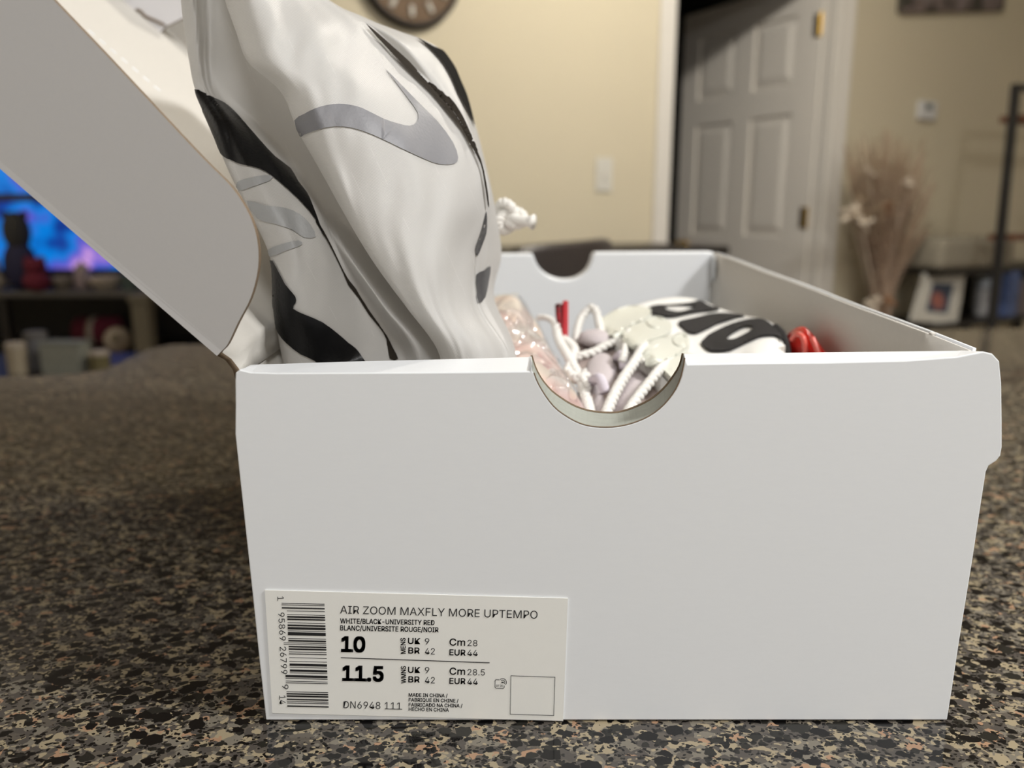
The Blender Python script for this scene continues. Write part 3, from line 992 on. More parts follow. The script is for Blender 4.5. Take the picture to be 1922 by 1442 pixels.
def bowl(px, wpx, hpx, m1, label, z=None, dy=.1, cat='bowl'):
    c = on_top(px, dy, z); r = wpx * K(STY) / 2; h = hpx * K(STY)
    t = thing('bowl', label, cat, c)
    mb = MB(); mb.lathe([(r * .5, 0), (r * .55, h * .1), (r * .9, h * .6), (r, h), (r * .92, h), (r * .8, h * .6), (r * .3, h * .2), (0.002, h * .18)], c, 24); mb.build('body', m1, t, smooth=True)
    mb = MB(); mb.lathe([(r * .48, -0.0), (r * .5, h * .06), (r * .3, h * .08)], c, 24); mb.build('foot_ring', m1, t)


bowl(200, 66, 26, offw, 'wide off-white bowl on the television stand top, under the open lid')
bowl(119, 48, 26, noisy(mat('stone_grey', (0.20, 0.17, 0.14), 0.5), 30, .1), 'stone-grey bowl between the maroon toy and the white bowl')
c = on_top(158, .12); t = thing('lidded_jar', 'pale round jar standing between the two bowls', 'jar', c)
k_ = K(STY)
mb = MB(); mb.lathe([(12 * k_, 0), (15 * k_, 8 * k_), (15 * k_, 32 * k_), (11 * k_, 40 * k_)], c, 20); mb.build('body', noisy(mat('lilac_white', (0.30, 0.24, 0.25), .5), 30, .1), t, smooth=True)
mb = MB(); mb.lathe([(12 * k_, 40 * k_), (12 * k_, 46 * k_), (3 * k_, 50 * k_), (3 * k_, 55 * k_)], c, 20); mb.build('lid', offw, t)
c = on_top(247, .1); t = thing('storage_tub', 'grey-green tub at the right end of the television stand', 'tub', c)
mb = MB(); mb.lathe([(15 * k_, 0), (18 * k_, 26 * k_), (19 * k_, 26 * k_)], c, 20); mb.build('body', teal, t)
mb = MB(); mb.lathe([(19.5 * k_, 26 * k_), (19.5 * k_, 31 * k_), (2 * k_, 32 * k_)], c, 20); mb.build('lid', teal, t)
# beige timber post between stand and peninsula
c = U(270, 600, 3.3)
mb = MB(); zz = U(270, 553, 3.3).z
t = thing('plant_stand', 'pale timber column stand in front of the television stand', 'stand', (c.x, c.y, 0))
wq = 30 * K(3.3)
mb.box((c.x, c.y, zz / 2), (wq, wq, zz - .06)); mb.build('column', beige, t, bevel=.003)
mb = MB(); mb.box((c.x, c.y, zz - .015), (wq * 1.25, wq * 1.25, .03)); mb.build('top', beige, t, bevel=.003)
mb = MB(); mb.box((c.x, c.y, .015), (wq * 1.9, wq * 1.9, .03)); mb.build('base', beige, t, bevel=.003)
# lower shelf
c = on_top(178, .24, zlow)
t = thing('cushion_roll', 'dark maroon rolled blanket on the lower shelf of the stand', 'blanket', c)
mb = MB(); mb.tube([c + Vector((-.10, 0, .07)), c + Vector((.10, 0, .07))], .068, 18); mb.build('roll', maroon, t, smooth=True)
mb = MB(); mb.tube([c + Vector((-.03, 0, .07)), c + Vector((.0, 0, .07))], .0695, 18); mb.build('strap', offw, t, smooth=True)
c = on_top(212, .02, zlow); t = thing('plush_ball', 'off-white fluffy ball toy before the maroon blanket roll', 'toy', c)
mb = MB(); mb.ball(c + Vector((0, 0, .06)), .06)
mb.build('body', offw, t, smooth=True)
mb = MB(); mb.ball(c + Vector((.01, -.045, .075)), .022); mb.build('snout', beige, t, smooth=True)
# coffee table in front with cups and tins
CTY = 2.35
zc_ = U(80, 706, CTY).z
xa, xb = U(-160, 700, CTY).x, U(330, 700, CTY).x
ct = thing('coffee_table', 'low dark table beyond the peninsula with cups and tins on it', 'table', ((xa + xb) / 2, CTY + .2, 0))
mb = MB(); mb.box(((xa + xb) / 2, CTY + .17, zc_ - .015), (xb - xa, .5, .03)); mb.build('tabletop', M['espresso'], ct, bevel=.003)
for x in (xa + .04, xb - .04):
    for y in (CTY - .04, CTY + .38):
        mb = MB(); mb.box((x, y, (zc_ - .03) / 2), (.05, .05, zc_ - .03)); mb.build('leg', M['espresso'], ct)
kk = K(CTY) * 1.02


def tin(px, w_, h_, m1, m2, nm, label, cat, y=CTY + .02):
    c = U(px, 700, y); c.z = zc_
    t = thing(nm, label, cat, c)
    mb = MB(); mb.lathe([(w_ * .46 * kk, 0), (w_ * .5 * kk, 3 * kk), (w_ * .5 * kk, h_ * .82 * kk), (w_ * .45 * kk, h_ * .84 * kk)], c, 22); mb.build('body', m1, t, smooth=False)
    mb = MB(); mb.lathe([(w_ * .51 * kk, h_ * .84 * kk), (w_ * .51 * kk, h_ * .97 * kk), (w_ * .4 * kk, h_ * kk)], c, 22); mb.build('lid', m2, t)


tin(35, 34, 62, noisy(mat('cream_mug', (0.34, 0.29, 0.21), .4), 30, .1), offw, 'cup', 'cream lidded cup at the left end of the low table', 'cup')
tin(75, 40, 76, noisy(mat('slate_tin', (0.13, 0.13, 0.14), .4), 30, .1), grey_top, 'tin', 'slate grey tin beside the cream cup', 'tin', CTY + .1)
c = U(128, 700, CTY + .04); c.z = zc_
t = thing('tea_box', 'pale grey-green box on the low table between the tins', 'box', c)
mb = MB(); mb.box(c + Vector((0, 0, 29 * kk)), (74 * kk, .07, 58 * kk)); mb.build('body', noisy(mat('pale_sage', (0.23, 0.235, 0.20), .6), 30, .12), t, bevel=.002)
mb = MB(); mb.box(c + Vector((0, 0, 60 * kk)), (76 * kk, .072, 5 * kk)); mb.build('lid', noisy(mat('sage_lid', (0.16, 0.17, 0.15), .6), 30, .12), t, bevel=.002)
tin(190, 36, 46, noisy(mat('olive_tin', (0.13, 0.11, 0.05), .4), 30, .1), offw, 'tin', 'small olive tin at the right end of the low table', 'tin')

# ------------------------------------------------------------------ the shoe box
YF, YFI, YB = 0.222, 0.2415, 0.555
box = thing('shoe_box', 'open white cardboard shoe box with a size label, lid hinged up to the left', 'box', (0.03, 0.39, COUNTER_Z))


def resample(pts, n):
    pts = [Vector(p).to_2d() for p in pts]
    L_ = [0]
    for i in range(1, len(pts)):
        L_.append(L_[-1] + (pts[i] - pts[i - 1]).length)
    out = []
    for k in range(n):
        d = L_[-1] * k / (n - 1)
        i = 1
        while i < len(pts) - 1 and L_[i] < d:
            i += 1
        t = (d - L_[i - 1]) / max(1e-9, L_[i] - L_[i - 1])
        out.append(pts[i - 1].lerp(pts[i], t))
    return out


def sm3(pts, n=4):
    return [(p.x, p.y) for p in spline([(x, y, 0) for x, y in pts], n)]


notch_o = sm3([(999, 676), (1000.5, 694), (1008.7, 717), (1023.7, 743), (1042, 766), (1065, 783), (1087, 794.5), (1110, 800.7), (1140, 802.5), (1166, 800), (1194, 792.6), (1222, 779.5), (1246.5, 760), (1267, 733.6), (1278, 709), (1284, 682), (1285.5, 672)])
notch_i = sm3([(997.5, 668), (1005, 692), (1018, 715), (1035, 734.6), (1053.6, 748.6), (1072, 760), (1091, 768), (1110, 773), (1140, 776), (1166, 774), (1194, 764.5), (1222, 750.5), (1246.5, 730), (1263, 709), (1276.5, 687), (1282.5, 664)])
NN = 36
no = resample(notch_o, NN); ni = resample(notch_i, NN)
O = []; I = []
# left edge up (outer px) with the inner copy straight behind
for (x, y) in ((499, 1352), (487, 1245), (474, 1120), (461, 1000), (449, 890), (441, 815), (441.5, 760), (441, 715)):
    p = U(x, y, YF); O.append(p); I.append(p + Vector((0, YFI - YF, 0)))
lt_o = [(442, 700), (450, 694), (472, 699), (520, 700.5), (640, 700), (760, 699.5), (880, 698.5), (994, 697)]
lt_i = [(470, 685), (478, 684.5), (486, 684), (520, 683), (640, 679), (760, 676), (880, 673), (992, 670)]
for a_, b_ in zip(lt_o, lt_i):
    O.append(U(*a_, YF)); I.append(U(*b_, YFI))
i0 = len(O)
for a_, b_ in zip(no, ni):
    O.append(U(a_.x, a_.y + (8 if a_.y < 700 and a_.x < 1001 else 0), YF)); I.append(U(b_.x, b_.y, YFI))
i1 = len(O)
rt_o = [(1291, 684), (1400, 682), (1550, 680.5), (1700, 677), (1795, 670), (1846, 660), (1863, 664), (1876, 678)]
rt_i = [(1289, 664), (1400, 663), (1550, 661), (1700, 659.5), (1796, 658.5), (1804, 658), (1806, 659.5), (1808, 668)]
for a_, b_ in zip(rt_o, rt_i):
    O.append(U(*a_, YF)); I.append(U(*b_, YFI))
for (x, y) in ((1880, 720), (1881, 790), (1881, 840), (1878, 856), (1870, 866), (1856, 875), (1851, 886), (1838, 970), (1826, 1050), (1813, 1130), (1800, 1210), (1788, 1290), (1778, 1352)):
    p = U(x, y, YF); O.append(p); I.append(p + Vector((0, YFI - YF, 0)))
for lst in (O, I):
    for k in (0, -1):
        lst[k].z = COUNTER_Z + 0.0006
n = len(O)
mb = MB()
mb.add(O, [list(range(n))], 0)
mb.add(I, [list(range(n - 1, -1, -1))], 0)
# a softly rounded ridge between the outer and the inner sheet
for k in range(n):
    j = (k + 1) % n
    innotch = i0 <= k < i1 - 1
    a0, a1, b0_, b1_ = O[k], O[j], I[k], I[j]
    if innotch or k == n - 1:
        mb.add([a0, a1, b1_, b0_], [(0, 1, 2, 3)], 1 if innotch else 0)
    else:
        mb.add([a0, a1, b1_, b0_], [(0, 1, 2, 3)], 0)
fw = mb.build('front_wall', [M['card'], M['card_side']], box, bevel=0.0011, weld=True)
fw.modifiers['bevel'].angle_limit = math.radians(40)
mb = MB()
mb.tube([p + Vector((0, 0.0002, 0.0)) for p in O[i0 + 2:i1]], 0.00022, 6)
mb.tube([p + Vector((0, 0.0004, 0)) for p in I[i0:i1]], 0.00045, 6)
mb.build('cut_edge', M['card_edge'], box)

BLx, BRx = -0.078, 0.1377
tRf = U(1821, 657.5, YFI); tRb = U(1341, 475, YB)
tLf = U(444, 690, YFI); tLb = U(757, 478, YB)


def sheet(mb, q, th, mi=0):
    """thin board: four corners and a thickness vector"""
    mb.prism(q, th, mi)


# right side: two thin layers, gently bowed
for layer, (off, dz_) in enumerate(((0.0, 0.0), (0.0015, 0.0006))):
    G = []
    for j in range(7):
        row = []
        for i in range(13):
            t = i / 12
            y = YFI + 0.0005 + (YB - YFI) * t
            top = tRf.lerp(tRb, t)
            top.x += off + 0.0008 * math.sin(math.pi * t)
            top.z += dz_ + 0.0002 * math.sin(t * 17)
            bot = Vector((BRx + off, y, COUNTER_Z + 0.0015))
            top.y = y
            row.append(bot.lerp(top, j / 6))
        G.append(row)
    vs, fs = grid_mesh(G)
    mb = MB(); mb.add(vs, fs)
    o = mb.build('side_wall', [M['card_in'] if layer == 0 else M['card']], box, smooth=True)
    md = o.modifiers.new('board', 'SOLIDIFY'); md.thickness = 0.0012; md.offset = 0
mb = MB(); q = U(1749, 632, 0.262)
mb.box(tRf.lerp(tRb, 0.075) + Vector((0.0006, 0, 0.0004)), (0.0022, 0.002, 0.0012)); mb.build('torn_nick', M['card_in'], box, bevel=0.0005)
# left side with the hinge
G = []
for j in range(5):
    row = []
    for i in range(9):
        t = i / 8
        y = YFI + 0.0005 + (YB - YFI) * t
        top = tLf.lerp(tLb, t); top.y = y
        row.append(Vector((BLx, y, COUNTER_Z + 0.0015)).lerp(top, j / 4))
    G.append(row)
vs, fs = grid_mesh(G)
mb = MB(); mb.add(vs, fs); o = mb.build('side_wall', M['card_in'], box, smooth=True)
md = o.modifiers.new('board', 'SOLIDIFY'); md.thickness = 0.002; md.offset = 0
# floor of the box
mb = MB(); mb.box(((BLx + BRx) / 2, (YFI + YB) / 2, COUNTER_Z + 0.0016), (BRx - BLx - 0.001, YB - YFI, 0.002)); mb.build('bottom', M['card'], box)
# back wall with its half-round notch
bo = [(752, 479), (860, 478), (960, 477), (990, 476.5), (1000, 477)]
bo += sm3([(1003, 485), (1008, 497), (1017, 509), (1030, 518.5), (1046, 524.5), (1062, 526), (1078, 523.5), (1092, 516.5), (1103, 506), (1110, 492), (1112.5, 481)], 3)
bo += [(1117, 474.5), (1130, 474), (1230, 473.5), (1341, 473)]
A_ = [U(x, y, YB) for x, y in bo]
A_ = [Vector((A_[0].x, YB, COUNTER_Z + 0.0006))] + A_ + [Vector((A_[-1].x, YB, COUNTER_Z + 0.0006))]
mb = MB(); mb.prism(A_, (0, 0.018, 0)); mb.build('back_wall', M['card'], box, bevel=0.0012)
# corner tab at the far right
q = [U(1341, 478, YB - .001), U(1349, 480, YB - .012), U(1349, 520, YB - .012), U(1341, 532, YB - .001)]
mb = MB(); mb.prism([q[0] - Vector((.0012, 0, 0)), q[1] - Vector((.0025, 0, 0)), q[2] - Vector((.0025, 0, 0)), q[3] - Vector((.0012, 0, 0))], (-0.0008, 0, 0)); mb.build('corner_tab', M['card'], box)

# the lid: one panel, two end flaps, a front lip
Hf = U(411, 664, YF); Hb = Vector((tLb.x - 0.006, YB + 0.02, tLb.z + 0.004))
ld = (U(0, 309, YF) - Hf).normalized()
lnrm = Vector((-ld.z, 0, ld.x))
if lnrm.x < 0:
    lnrm = -lnrm
LW = 0.245
G = []
NH = 12
for j in range(12):
    row = []
    for i in range(NH + 1):
        t = i / NH
        p = Hf.lerp(Hb, t)
        a_ = tLf.lerp(tLb, t)
        a_.y = p.y
        if i == 0:
            a_ = U(443, 697, YF + 0.005)
        elif i == 1:
            a_ = tLf.lerp(tLb, 0.01 + t * .99)
            a_.y = p.y
        a_.z += 0.0006
        if j == 0:
            row.append(a_ + Vector((0.0008, 0.0, -0.004)))
        elif j == 1:
            row.append(a_)
        elif j == 2:
            row.append((a_ + p) / 2 + Vector((0.0003, 0, 0.0006)))
        else:
            u = (j - 3) / 8
            row.append(p + ld * LW * u + lnrm * (0.004 * math.sin(math.pi * u) * t))
    G.append(row)
vs, fs = grid_mesh(G)
LIDV, LIDF = vs, fs
mb = MB(); mb.add(vs, fs)
o = mb.build('lid_panel', [M['card_in'], M['card_edge']], box, smooth=True)
lidp = o
md = o.modifiers.new('board', 'SOLIDIFY'); md.thickness = 0.0018; md.offset = 0; md.material_offset_rim = 1
# front end flap
fl = [(411, 664)] + sm3([(416, 659), (428, 645), (447, 605), (470, 560), (483, 512), (485, 470), (478, 430), (462, 392), (432, 348), (380, 296), (300, 211), (200, 104), (95, -6), (0, -107)], 4) + [(-330, -462), (-690, -292), (-340, 15), (0, 309)]
FL = []
for x, y in fl:
    yy = YF - 0.0012
    for _ in range(3):
        hgt = max(0.0, (U(x, y, yy) - Hf).dot(lnrm))
        yy = YF - 0.0012 - 0.22 * hgt
    FL.append(U(x, y, yy))
for k in (0, len(FL) - 1, len(FL) - 2, len(FL) - 3):
    FL[k] = FL[k] - lnrm * 0.0009
mb = MB(); mb.prism(FL, (0, 0.0022, 0), 0, 1)
o = mb.build('lid_end_flap', [noisy(mat('shaded_coated_card', (0.66, 0.66, 0.675), 0.45), 900, 0.015, 0.015), M['card_edge']], lidp)  # white card greyed here, the flap's shade is put into its colour
# rear end flap, with the lip tucked in front of it
h0 = Hb; h1 = Hb + ld * (LW - 0.004)
RF = []
for u, hgt in ((0.0, 0.002), (0.02, 0.02), (0.06, 0.036), (0.14, 0.044), (1.0, 0.046)):
    RF.append(h0.lerp(h1, u) + lnrm * hgt)
mb = MB(); mb.prism([h0 + lnrm * .001] + RF + [h1 + lnrm * .001], (0, 0.002, 0)); mb.build('lid_end_flap', M['card_in'], lidp)
e0 = Hf + ld * LW; e1 = Hb + ld * LW
mb = MB(); mb.prism([e0, e1, e1 + lnrm * 0.046, e0 + lnrm * 0.046], ld * 0.002); mb.build('lid_lip', M['card_in'], lidp)
tb = [(292, 70), (275, 64), (258, 57), (240, 42), (220, 20), (198, -2), (150, -60), (300, -120), (400, -60), (372, 20), (312, 49)]
TB = [U(x, y, YB - 0.012) for x, y in tb]
mb = MB(); mb.prism(TB, (0, 0.002, 0.0), 0, 1); mb.build('lip_tab', [noisy(mat('lilac_white_card', (0.66, 0.65, 0.67), 0.5), 600, 0.02), M['card_edge']], lidp)
sl = sm3([(254, 18), (264, 21), (272, 30), (290, 38), (311, 48)], 3)
mb = MB(); mb.tube([U(x, y, YB - 0.0125) for x, y in sl], [0.0003] + [0.0009] * (len(sl) - 2) + [0.0003], 6); mb.build('slot', M['card_edge'], lidp)
# perforation on the lid inside
mb = MB()
LBV = BVHTree.FromPolygons(LIDV, [list(f) for f in LIDF])


def on_lid(px, py):
    h_, n_, i_, ds = LBV.ray_cast(CAM, ray(px, py).normalized())
    return h_ + lnrm * .0008


for k in range(7):
    x0, y0 = 164 + 20.5 * k, 60 + 17.4 * k
    a_, b_ = on_lid(x0, y0), on_lid(x0 + 11, y0 + 9)
    mb.tube([a_, b_], 0.0006, 6)
mb.build('perforation', M['card'], lidp)

# ------------------------------------------------------------------ size label
LY = YF - 0.0004
lq = [U(497, 1108, LY), U(1066, 1123.5, LY), U(1057, 1356, LY), U(511, 1339, LY)]
lq[2].z = max(lq[2].z, COUNTER_Z + 0.0006)
mb = MB(); mb.prism(lq, (0, 0.0003, 0))
lab = mb.build('size_label', M['label'], box)
lab['label'] = 'white paper size label with barcode'
TX = MB(); BC = MB()
TYY = LY - 0.00012


FONT = None
try:                                   # the sans face that ships inside Blender
    import os
    FONT = bpy.data.fonts.load(os.path.join(bpy.utils.system_resource('DATAFILES', path='fonts'), 'Inter.woff2'))
except Exception:
    FONT = None


def textmesh(s, bold=0.0):
    cu = bpy.data.curves.new('t', 'FONT')
    if FONT:
        cu.font = FONT
    cu.body = s
    cu.offset = bold
    cu.resolution_u = 3
    o = bpy.data.objects.new('t', cu)
    COL.objects.link(o)
    dg = bpy.context.evaluated_depsgraph_get()
    me = bpy.data.meshes.new_from_object(o.evaluated_get(dg))
    vs = [v.co.copy() for v in me.vertices]; fs = [list(p.vertices) for p in me.polygons]
    bpy.data.objects.remove(o); bpy.data.curves.remove(cu); bpy.data.meshes.remove(me)
    return vs, fs


hv, _ = textmesh('H')
CH = max(v.y for v in hv)
SERIF = {}


def put(s, x0, y0, x1, y1, cap, bold=0.0, dst=TX):
    """text from baseline start (x0,y0) to baseline end (x1,y1), capital height cap (photo pixels);
    bold = extra stroke in pixels; the figure 1 gets its foot"""
    vs, fs = textmesh(s)
    mnx = min(v.x for v in vs); mxx_ = max(v.x for v in vs)
    ln = math.hypot(x1 - x0, y1 - y0)
    ex, ey = (x1 - x0) / ln, (y1 - y0) / ln
    ux, uy = (ey, -ex)
    shifts = [(0, 0)] if bold <= 0 else [(a, c) for a in (-bold / 2, 0, bold / 2) for c in (-bold / 2, 0, bold / 2)]
    if bold > 0:
        x0, y0 = x0 + ex * bold / 2, y0 + ey * bold / 2
        ln -= bold
    kx = ln / (mxx_ - mnx)

    def P(a, c):
        return U(x0 + ex * a + ux * c, y0 + ey * a + uy * c, TYY)

    for sa, sc_ in shifts:
        dst.add([P((v.x - mnx) * kx + sa, v.y / CH * (cap - bold) + bold / 2 + sc_) for v in vs], fs)
    # feet of the ones
    for k, chr_ in enumerate(s):
        if chr_ == '1':
            if k == 0:
                w0 = mnx
            else:
                w0 = max(v.x for v in textmesh(s[:k].rstrip() + ('' if s[k - 1] != ' ' else ' .'))[0]) + 0.02
            w1 = max(v.x for v in textmesh(s[:k + 1])[0])
            a0, a1 = (w0 - mnx) * kx + cap * .04, (w1 - mnx) * kx + cap * 0.15
            th_ = cap * 0.085 + bold
            a0 = a1 - max(cap * .62, 0) if a1 - a0 < cap * .5 else a0
            dst.add([P(a0, 0), P(a1, 0), P(a1, th_), P(a0, th_)], [(0, 1, 2, 3)])


put('AIR ZOOM MAXFLY MORE UPTEMPO', 638.3, 1151.8, 1008.8, 1161.6, 14.6)
put('WHITE/BLACK-UNIVERSITY RED', 638.3, 1170.4, 815.6, 1173.8, 9.4, 0.5)
put('BLANC/UNIVERSITE ROUGE/NOIR', 638.3, 1183.6, 823, 1187.5, 9.6, 0.5)
put('10', 639.8, 1224.3, 685.5, 1225.2, 30, 3.0)
put('11.5', 642, 1278.7, 720, 1280.2, 29.5, 3.0)
for dy, (a9, a42, cmv) in ((0, ('9', '42', '28')), (54.2, ('9', '42', '28.5'))):
    put('UK', 765.6, 1209 + dy, 788.6, 1209.6 + dy, 11.5, 0.6)
    put(a9, 797.2, 1210 + dy, 805.6, 1210.2 + dy, 11.6)
    put('BR', 766.2, 1227 + dy, 787.6, 1227.6 + dy, 11.6, 0.6)
    put(a42, 797.6, 1228.5 + dy, 816, 1229 + dy, 11.8)
    put('Cm', 843.6, 1212 + dy * 1.008, 873, 1212.8 + dy * 1.008, 13.2, 0.5)
    put(cmv, 877.4, 1212.9 + dy * 1.012, 896 if cmv == '28' else 910, 1213.4 + dy * 1.012, 11.4)
    put('EUR', 843.4, 1230.4 + dy * 0.99, 873.6, 1231.2 + dy * 0.99, 11.4, 0.6)
    put('44', 877.2, 1231.4 + dy * 0.995, 896.6, 1231.8 + dy * 0.995, 11.6)
put('MENS', 761.6, 1227.4, 761.0, 1197.6, 9.4, 0.5)
put('WMNS', 762.4, 1283, 761.8, 1250.6, 9.4, 0.5)
put('DN6948 111', 644.4, 1329.6, 753, 1332.4, 13.2)
put('MADE IN CHINA /', 766.9, 1308, 840, 1309.6, 6.8, 0.45)
put('FABRIQUE EN CHINE /', 766.9, 1317.3, 860.5, 1319.2, 6.8, 0.45)
put('FABRICADO NA CHINA /', 766.9, 1326.5, 868, 1328.6, 6.8, 0.45)
put('HECHO EN CHINA', 766.9, 1334.8, 842.4, 1336.4, 6.8, 0.45)
put('1', 520.5, 1120.5, 520.8, 1126.5, 12)
put('95869', 522, 1150.6, 525, 1203, 11.6)
put('26799', 525, 1214.6, 527.6, 1266, 11.8)
put('9', 529.4, 1285.6, 529.8, 1294.4, 11.6)
put('14', 524, 1306.2, 524.6, 1322.4, 11.6)


def stroke(pts, wpx, dst=TX):
    for (x0, y0), (x1, y1) in zip(pts[:-1], pts[1:]):
        ln = math.hypot(x1 - x0, y1 - y0) or 1
        ex, ey = (x1 - x0) / ln * wpx / 2, (y1 - y0) / ln * wpx / 2
        dst.add([U(x0 - ex + ey, y0 - ey - ex, TYY), U(x1 + ex + ey, y1 + ey - ex, TYY), U(x1 + ex - ey, y1 + ey + ex, TYY), U(x0 - ex - ey, y0 - ey + ex, TYY)], [(0, 1, 2, 3)])


stroke([(640.4, 1235), (918.2, 1244.4)], 1.6)
stroke([(959, 1268.8), (1041.8, 1271.6), (1039.3, 1343.6), (957.6, 1341), (959, 1268.8)], 1.0)
# radio tag symbol
stroke([(937, 1276.4), (931, 1276), (929.2, 1278), (929, 1290), (931, 1292.2), (944, 1292.8), (946.2, 1291), (946.4, 1288)], 1.1)
for r_ in (4.2, 7.2):
    stroke([(943.4 + r_ * math.cos(t), 1281.3 - r_ * math.sin(t)) for t in [math.radians(a) for a in range(-35, 126, 20)]], 1.1)
stroke([(942.3, 1281.3), (944.5, 1281.3)], 2.4)
put('RFID', 931, 1289.6, 944.4, 1290, 4)
bars = [(125, 7, 213), (142, 7, 213), (173, 14, 216), (205, 6, 268), (243, 6, 270), (266, 17, 272), (292, 15, 273), (328, 6, 275), (355, 17, 276), (385, 24, 277), (413, 6, 279), (442, 33, 279), (491, 7, 283), (515, 17, 284), (537, 6, 235), (552, 6, 236), (577, 15, 287), (602, 15, 288), (632, 7, 290), (653, 9, 290), (692, 6, 293), (730, 6, 295), (765, 24, 297), (792, 6, 299), (826, 22, 300), (850, 6, 301), (884, 24, 254), (908, 7, 255), (936, 6, 257), (954, 7, 257), (1047, 7, 264), (1068, 14, 265), (1092, 16, 267), (1125, 14, 268), (1147, 6, 269), (1164, 8, 270), (1196, 14, 272)]
for y, th, x0 in bars:
    x1 = 661 + (y - 125) * 43 / 1070
    yr = y + 10.0 * (x1 - x0) / 440 * 1.05
    X = lambda v: 490 + v / 5.547
    Yp = lambda v: 1110 + v / 5.547
    BC.add([U(X(x0), Yp(y - th / 2), TYY), U(X(x1), Yp(yr - th / 2), TYY), U(X(x1), Yp(yr + th / 2), TYY), U(X(x0), Yp(y + th / 2), TYY)], [(0, 1, 2, 3)])
TX.build('printed_text', M['ink'], lab, fix=False)
BC.build('barcode', M['ink'], lab, fix=False)

# ------------------------------------------------------------------ the drawstring bag
rows = [
    [(345, -170, .30), (362, -172, .29), (380, -172, .295), (392, -172, .301), (402, -172, .300), (400, -172, .285), (412, -172, .275), (425, -172, .28), (438, -170, .30), (446, -169, .305), (455, -168, .315), (465, -165, .33)],
    [(338, -90, .30), (356, -90, .288), (374, -90, .298), (388, -90, .303), (412, -90, .299), (406, -90, .284), (440, -92, .270), (470, -94, .28), (500, -94, .30), (506, -93, .305), (512, -92, .315), (520, -88, .33)],
    [(342, 0, .30), (362, 0, .288), (377, 0, .297), (393, 4, .302), (432, 0, .297), (423, 0, .282), (466, -2, .268), (530, -5, .278), (590, -10, .30), (598, -9, .305), (606, -6, .312), (613, 1, .33)],
    [(349, 60, .30), (368, 60, .288), (381, 60, .296), (400, 64, .301), (454, 64, .291), (444, 60, .275), (492, 60, .262), (585, 52, .273), (685, 47, .304), (687, 45, .312), (689, 42, .316), (692, 40, .34)],
    [(359, 120, .298), (373, 120, .287), (384, 120, .295), (408, 124, .300), (478, 122, .286), (467, 119, .270), (514, 117, .2585), (620, 111, .268), (740, 104, .30), (745, 102, .311), (776, 90, .314), (819, 89, .35)],
    [(370, 172, .292), (384, 170, .287), (400, 178, .290), (432, 180, .296), (538, 180, .281), (525, 172, .266), (574, 171, .2565), (680, 165, .266), (803, 171, .295), (812, 167, .31), (838, 160, .316), (869, 165, .35)],
    [(394, 235, .285), (427, 233, .275), (462, 236, .284), (496, 240, .2935), (568, 244, .278), (556, 240, .262), (612, 235, .2535), (720, 230, .262), (852, 232, .292), (862, 227, .308), (873, 218, .318), (891, 233, .35)],
    [(425, 310, .278), (460, 308, .268), (516, 298, .275), (552, 312, .288), (611, 320, .276), (599, 312, .258), (652, 305, .2515), (770, 305, .261), (896, 310, .290), (900, 308, .305), (903, 306, .318), (910, 305, .35)],
    [(464, 390, .272), (508, 388, .262), (583, 383, .270), (606, 395, .284), (652, 398, .275), (641, 388, .255), (698, 385, .2495), (812, 386, .2605), (912, 390, .288), (915, 388, .303), (919, 388, .318), (928, 390, .35)],
    [(507, 484, .27), (556, 478, .258), (626, 470, .268), (652, 474, .2665), (706, 495, .283), (697, 485, .2535), (750, 480, .2485), (830, 478, .259), (890, 480, .285), (894, 478, .303), (916, 475, .32), (941, 478, .36)],
    [(514, 580, .272), (566, 575, .258), (682, 564, .270), (722, 572, .2595), (770, 588, .279), (764, 581, .2545), (804, 577, .2490), (852, 575, .258), (895, 574, .28), (898, 572, .298), (911, 560, .32), (927, 558, .35)],
    [(526, 655, .275), (592, 662, .262), (738, 660, .270), (786, 662, .2585), (832, 672, .272), (826, 668, .257), (862, 668, .2515), (905, 665, .256), (950, 666, .27), (955, 668, .28), (963, 668, .29), (970, 665, .30)],
    [(545, 770, .275), (600, 770, .262), (736, 770, .264), (786, 770, .259), (833, 772, .268), (826, 770, .257), (868, 770, .2545), (905, 768, .256), (945, 768, .268), (952, 768, .276), (960, 768, .285), (966, 766, .292)],
]
ROWS = []
for r in rows:
    r = list(r)
    y8 = r[8][2]
    r[9] = (r[9][0], r[9][1], y8 + (r[9][2] - y8) * .35)
    r[10] = (r[10][0], r[10][1], y8 + (r[10][2] - y8) * .55)
    if 100 < r[5][1] < 600:
        r[4] = (r[4][0] + 7, r[4][1], r[4][2] + .0022)
    q = [U(x, y, Y) for x, y, Y in r]
    l, rr = q[0], q[-1]
    back = [Vector((rr.x - 0.004, rr.y + 0.035, rr.z)), Vector((rr.x * .66 + l.x * .34, max(rr.y, l.y) + 0.07, (rr.z + l.z) / 2)), Vector((rr.x * .30 + l.x * .70, max(rr.y, l.y) + 0.055, (rr.z + l.z) / 2)), Vector((l.x + 0.002, l.y + 0.035, l.z))]
    ROWS.append(q + back)
ROWS.append([Vector((p.x, p.y + 0.004, COUNTER_Z + 0.009)) for p in ROWS[-1]])      # the bag stands on the box floor
G = grid_points(ROWS, 13, 14, True)
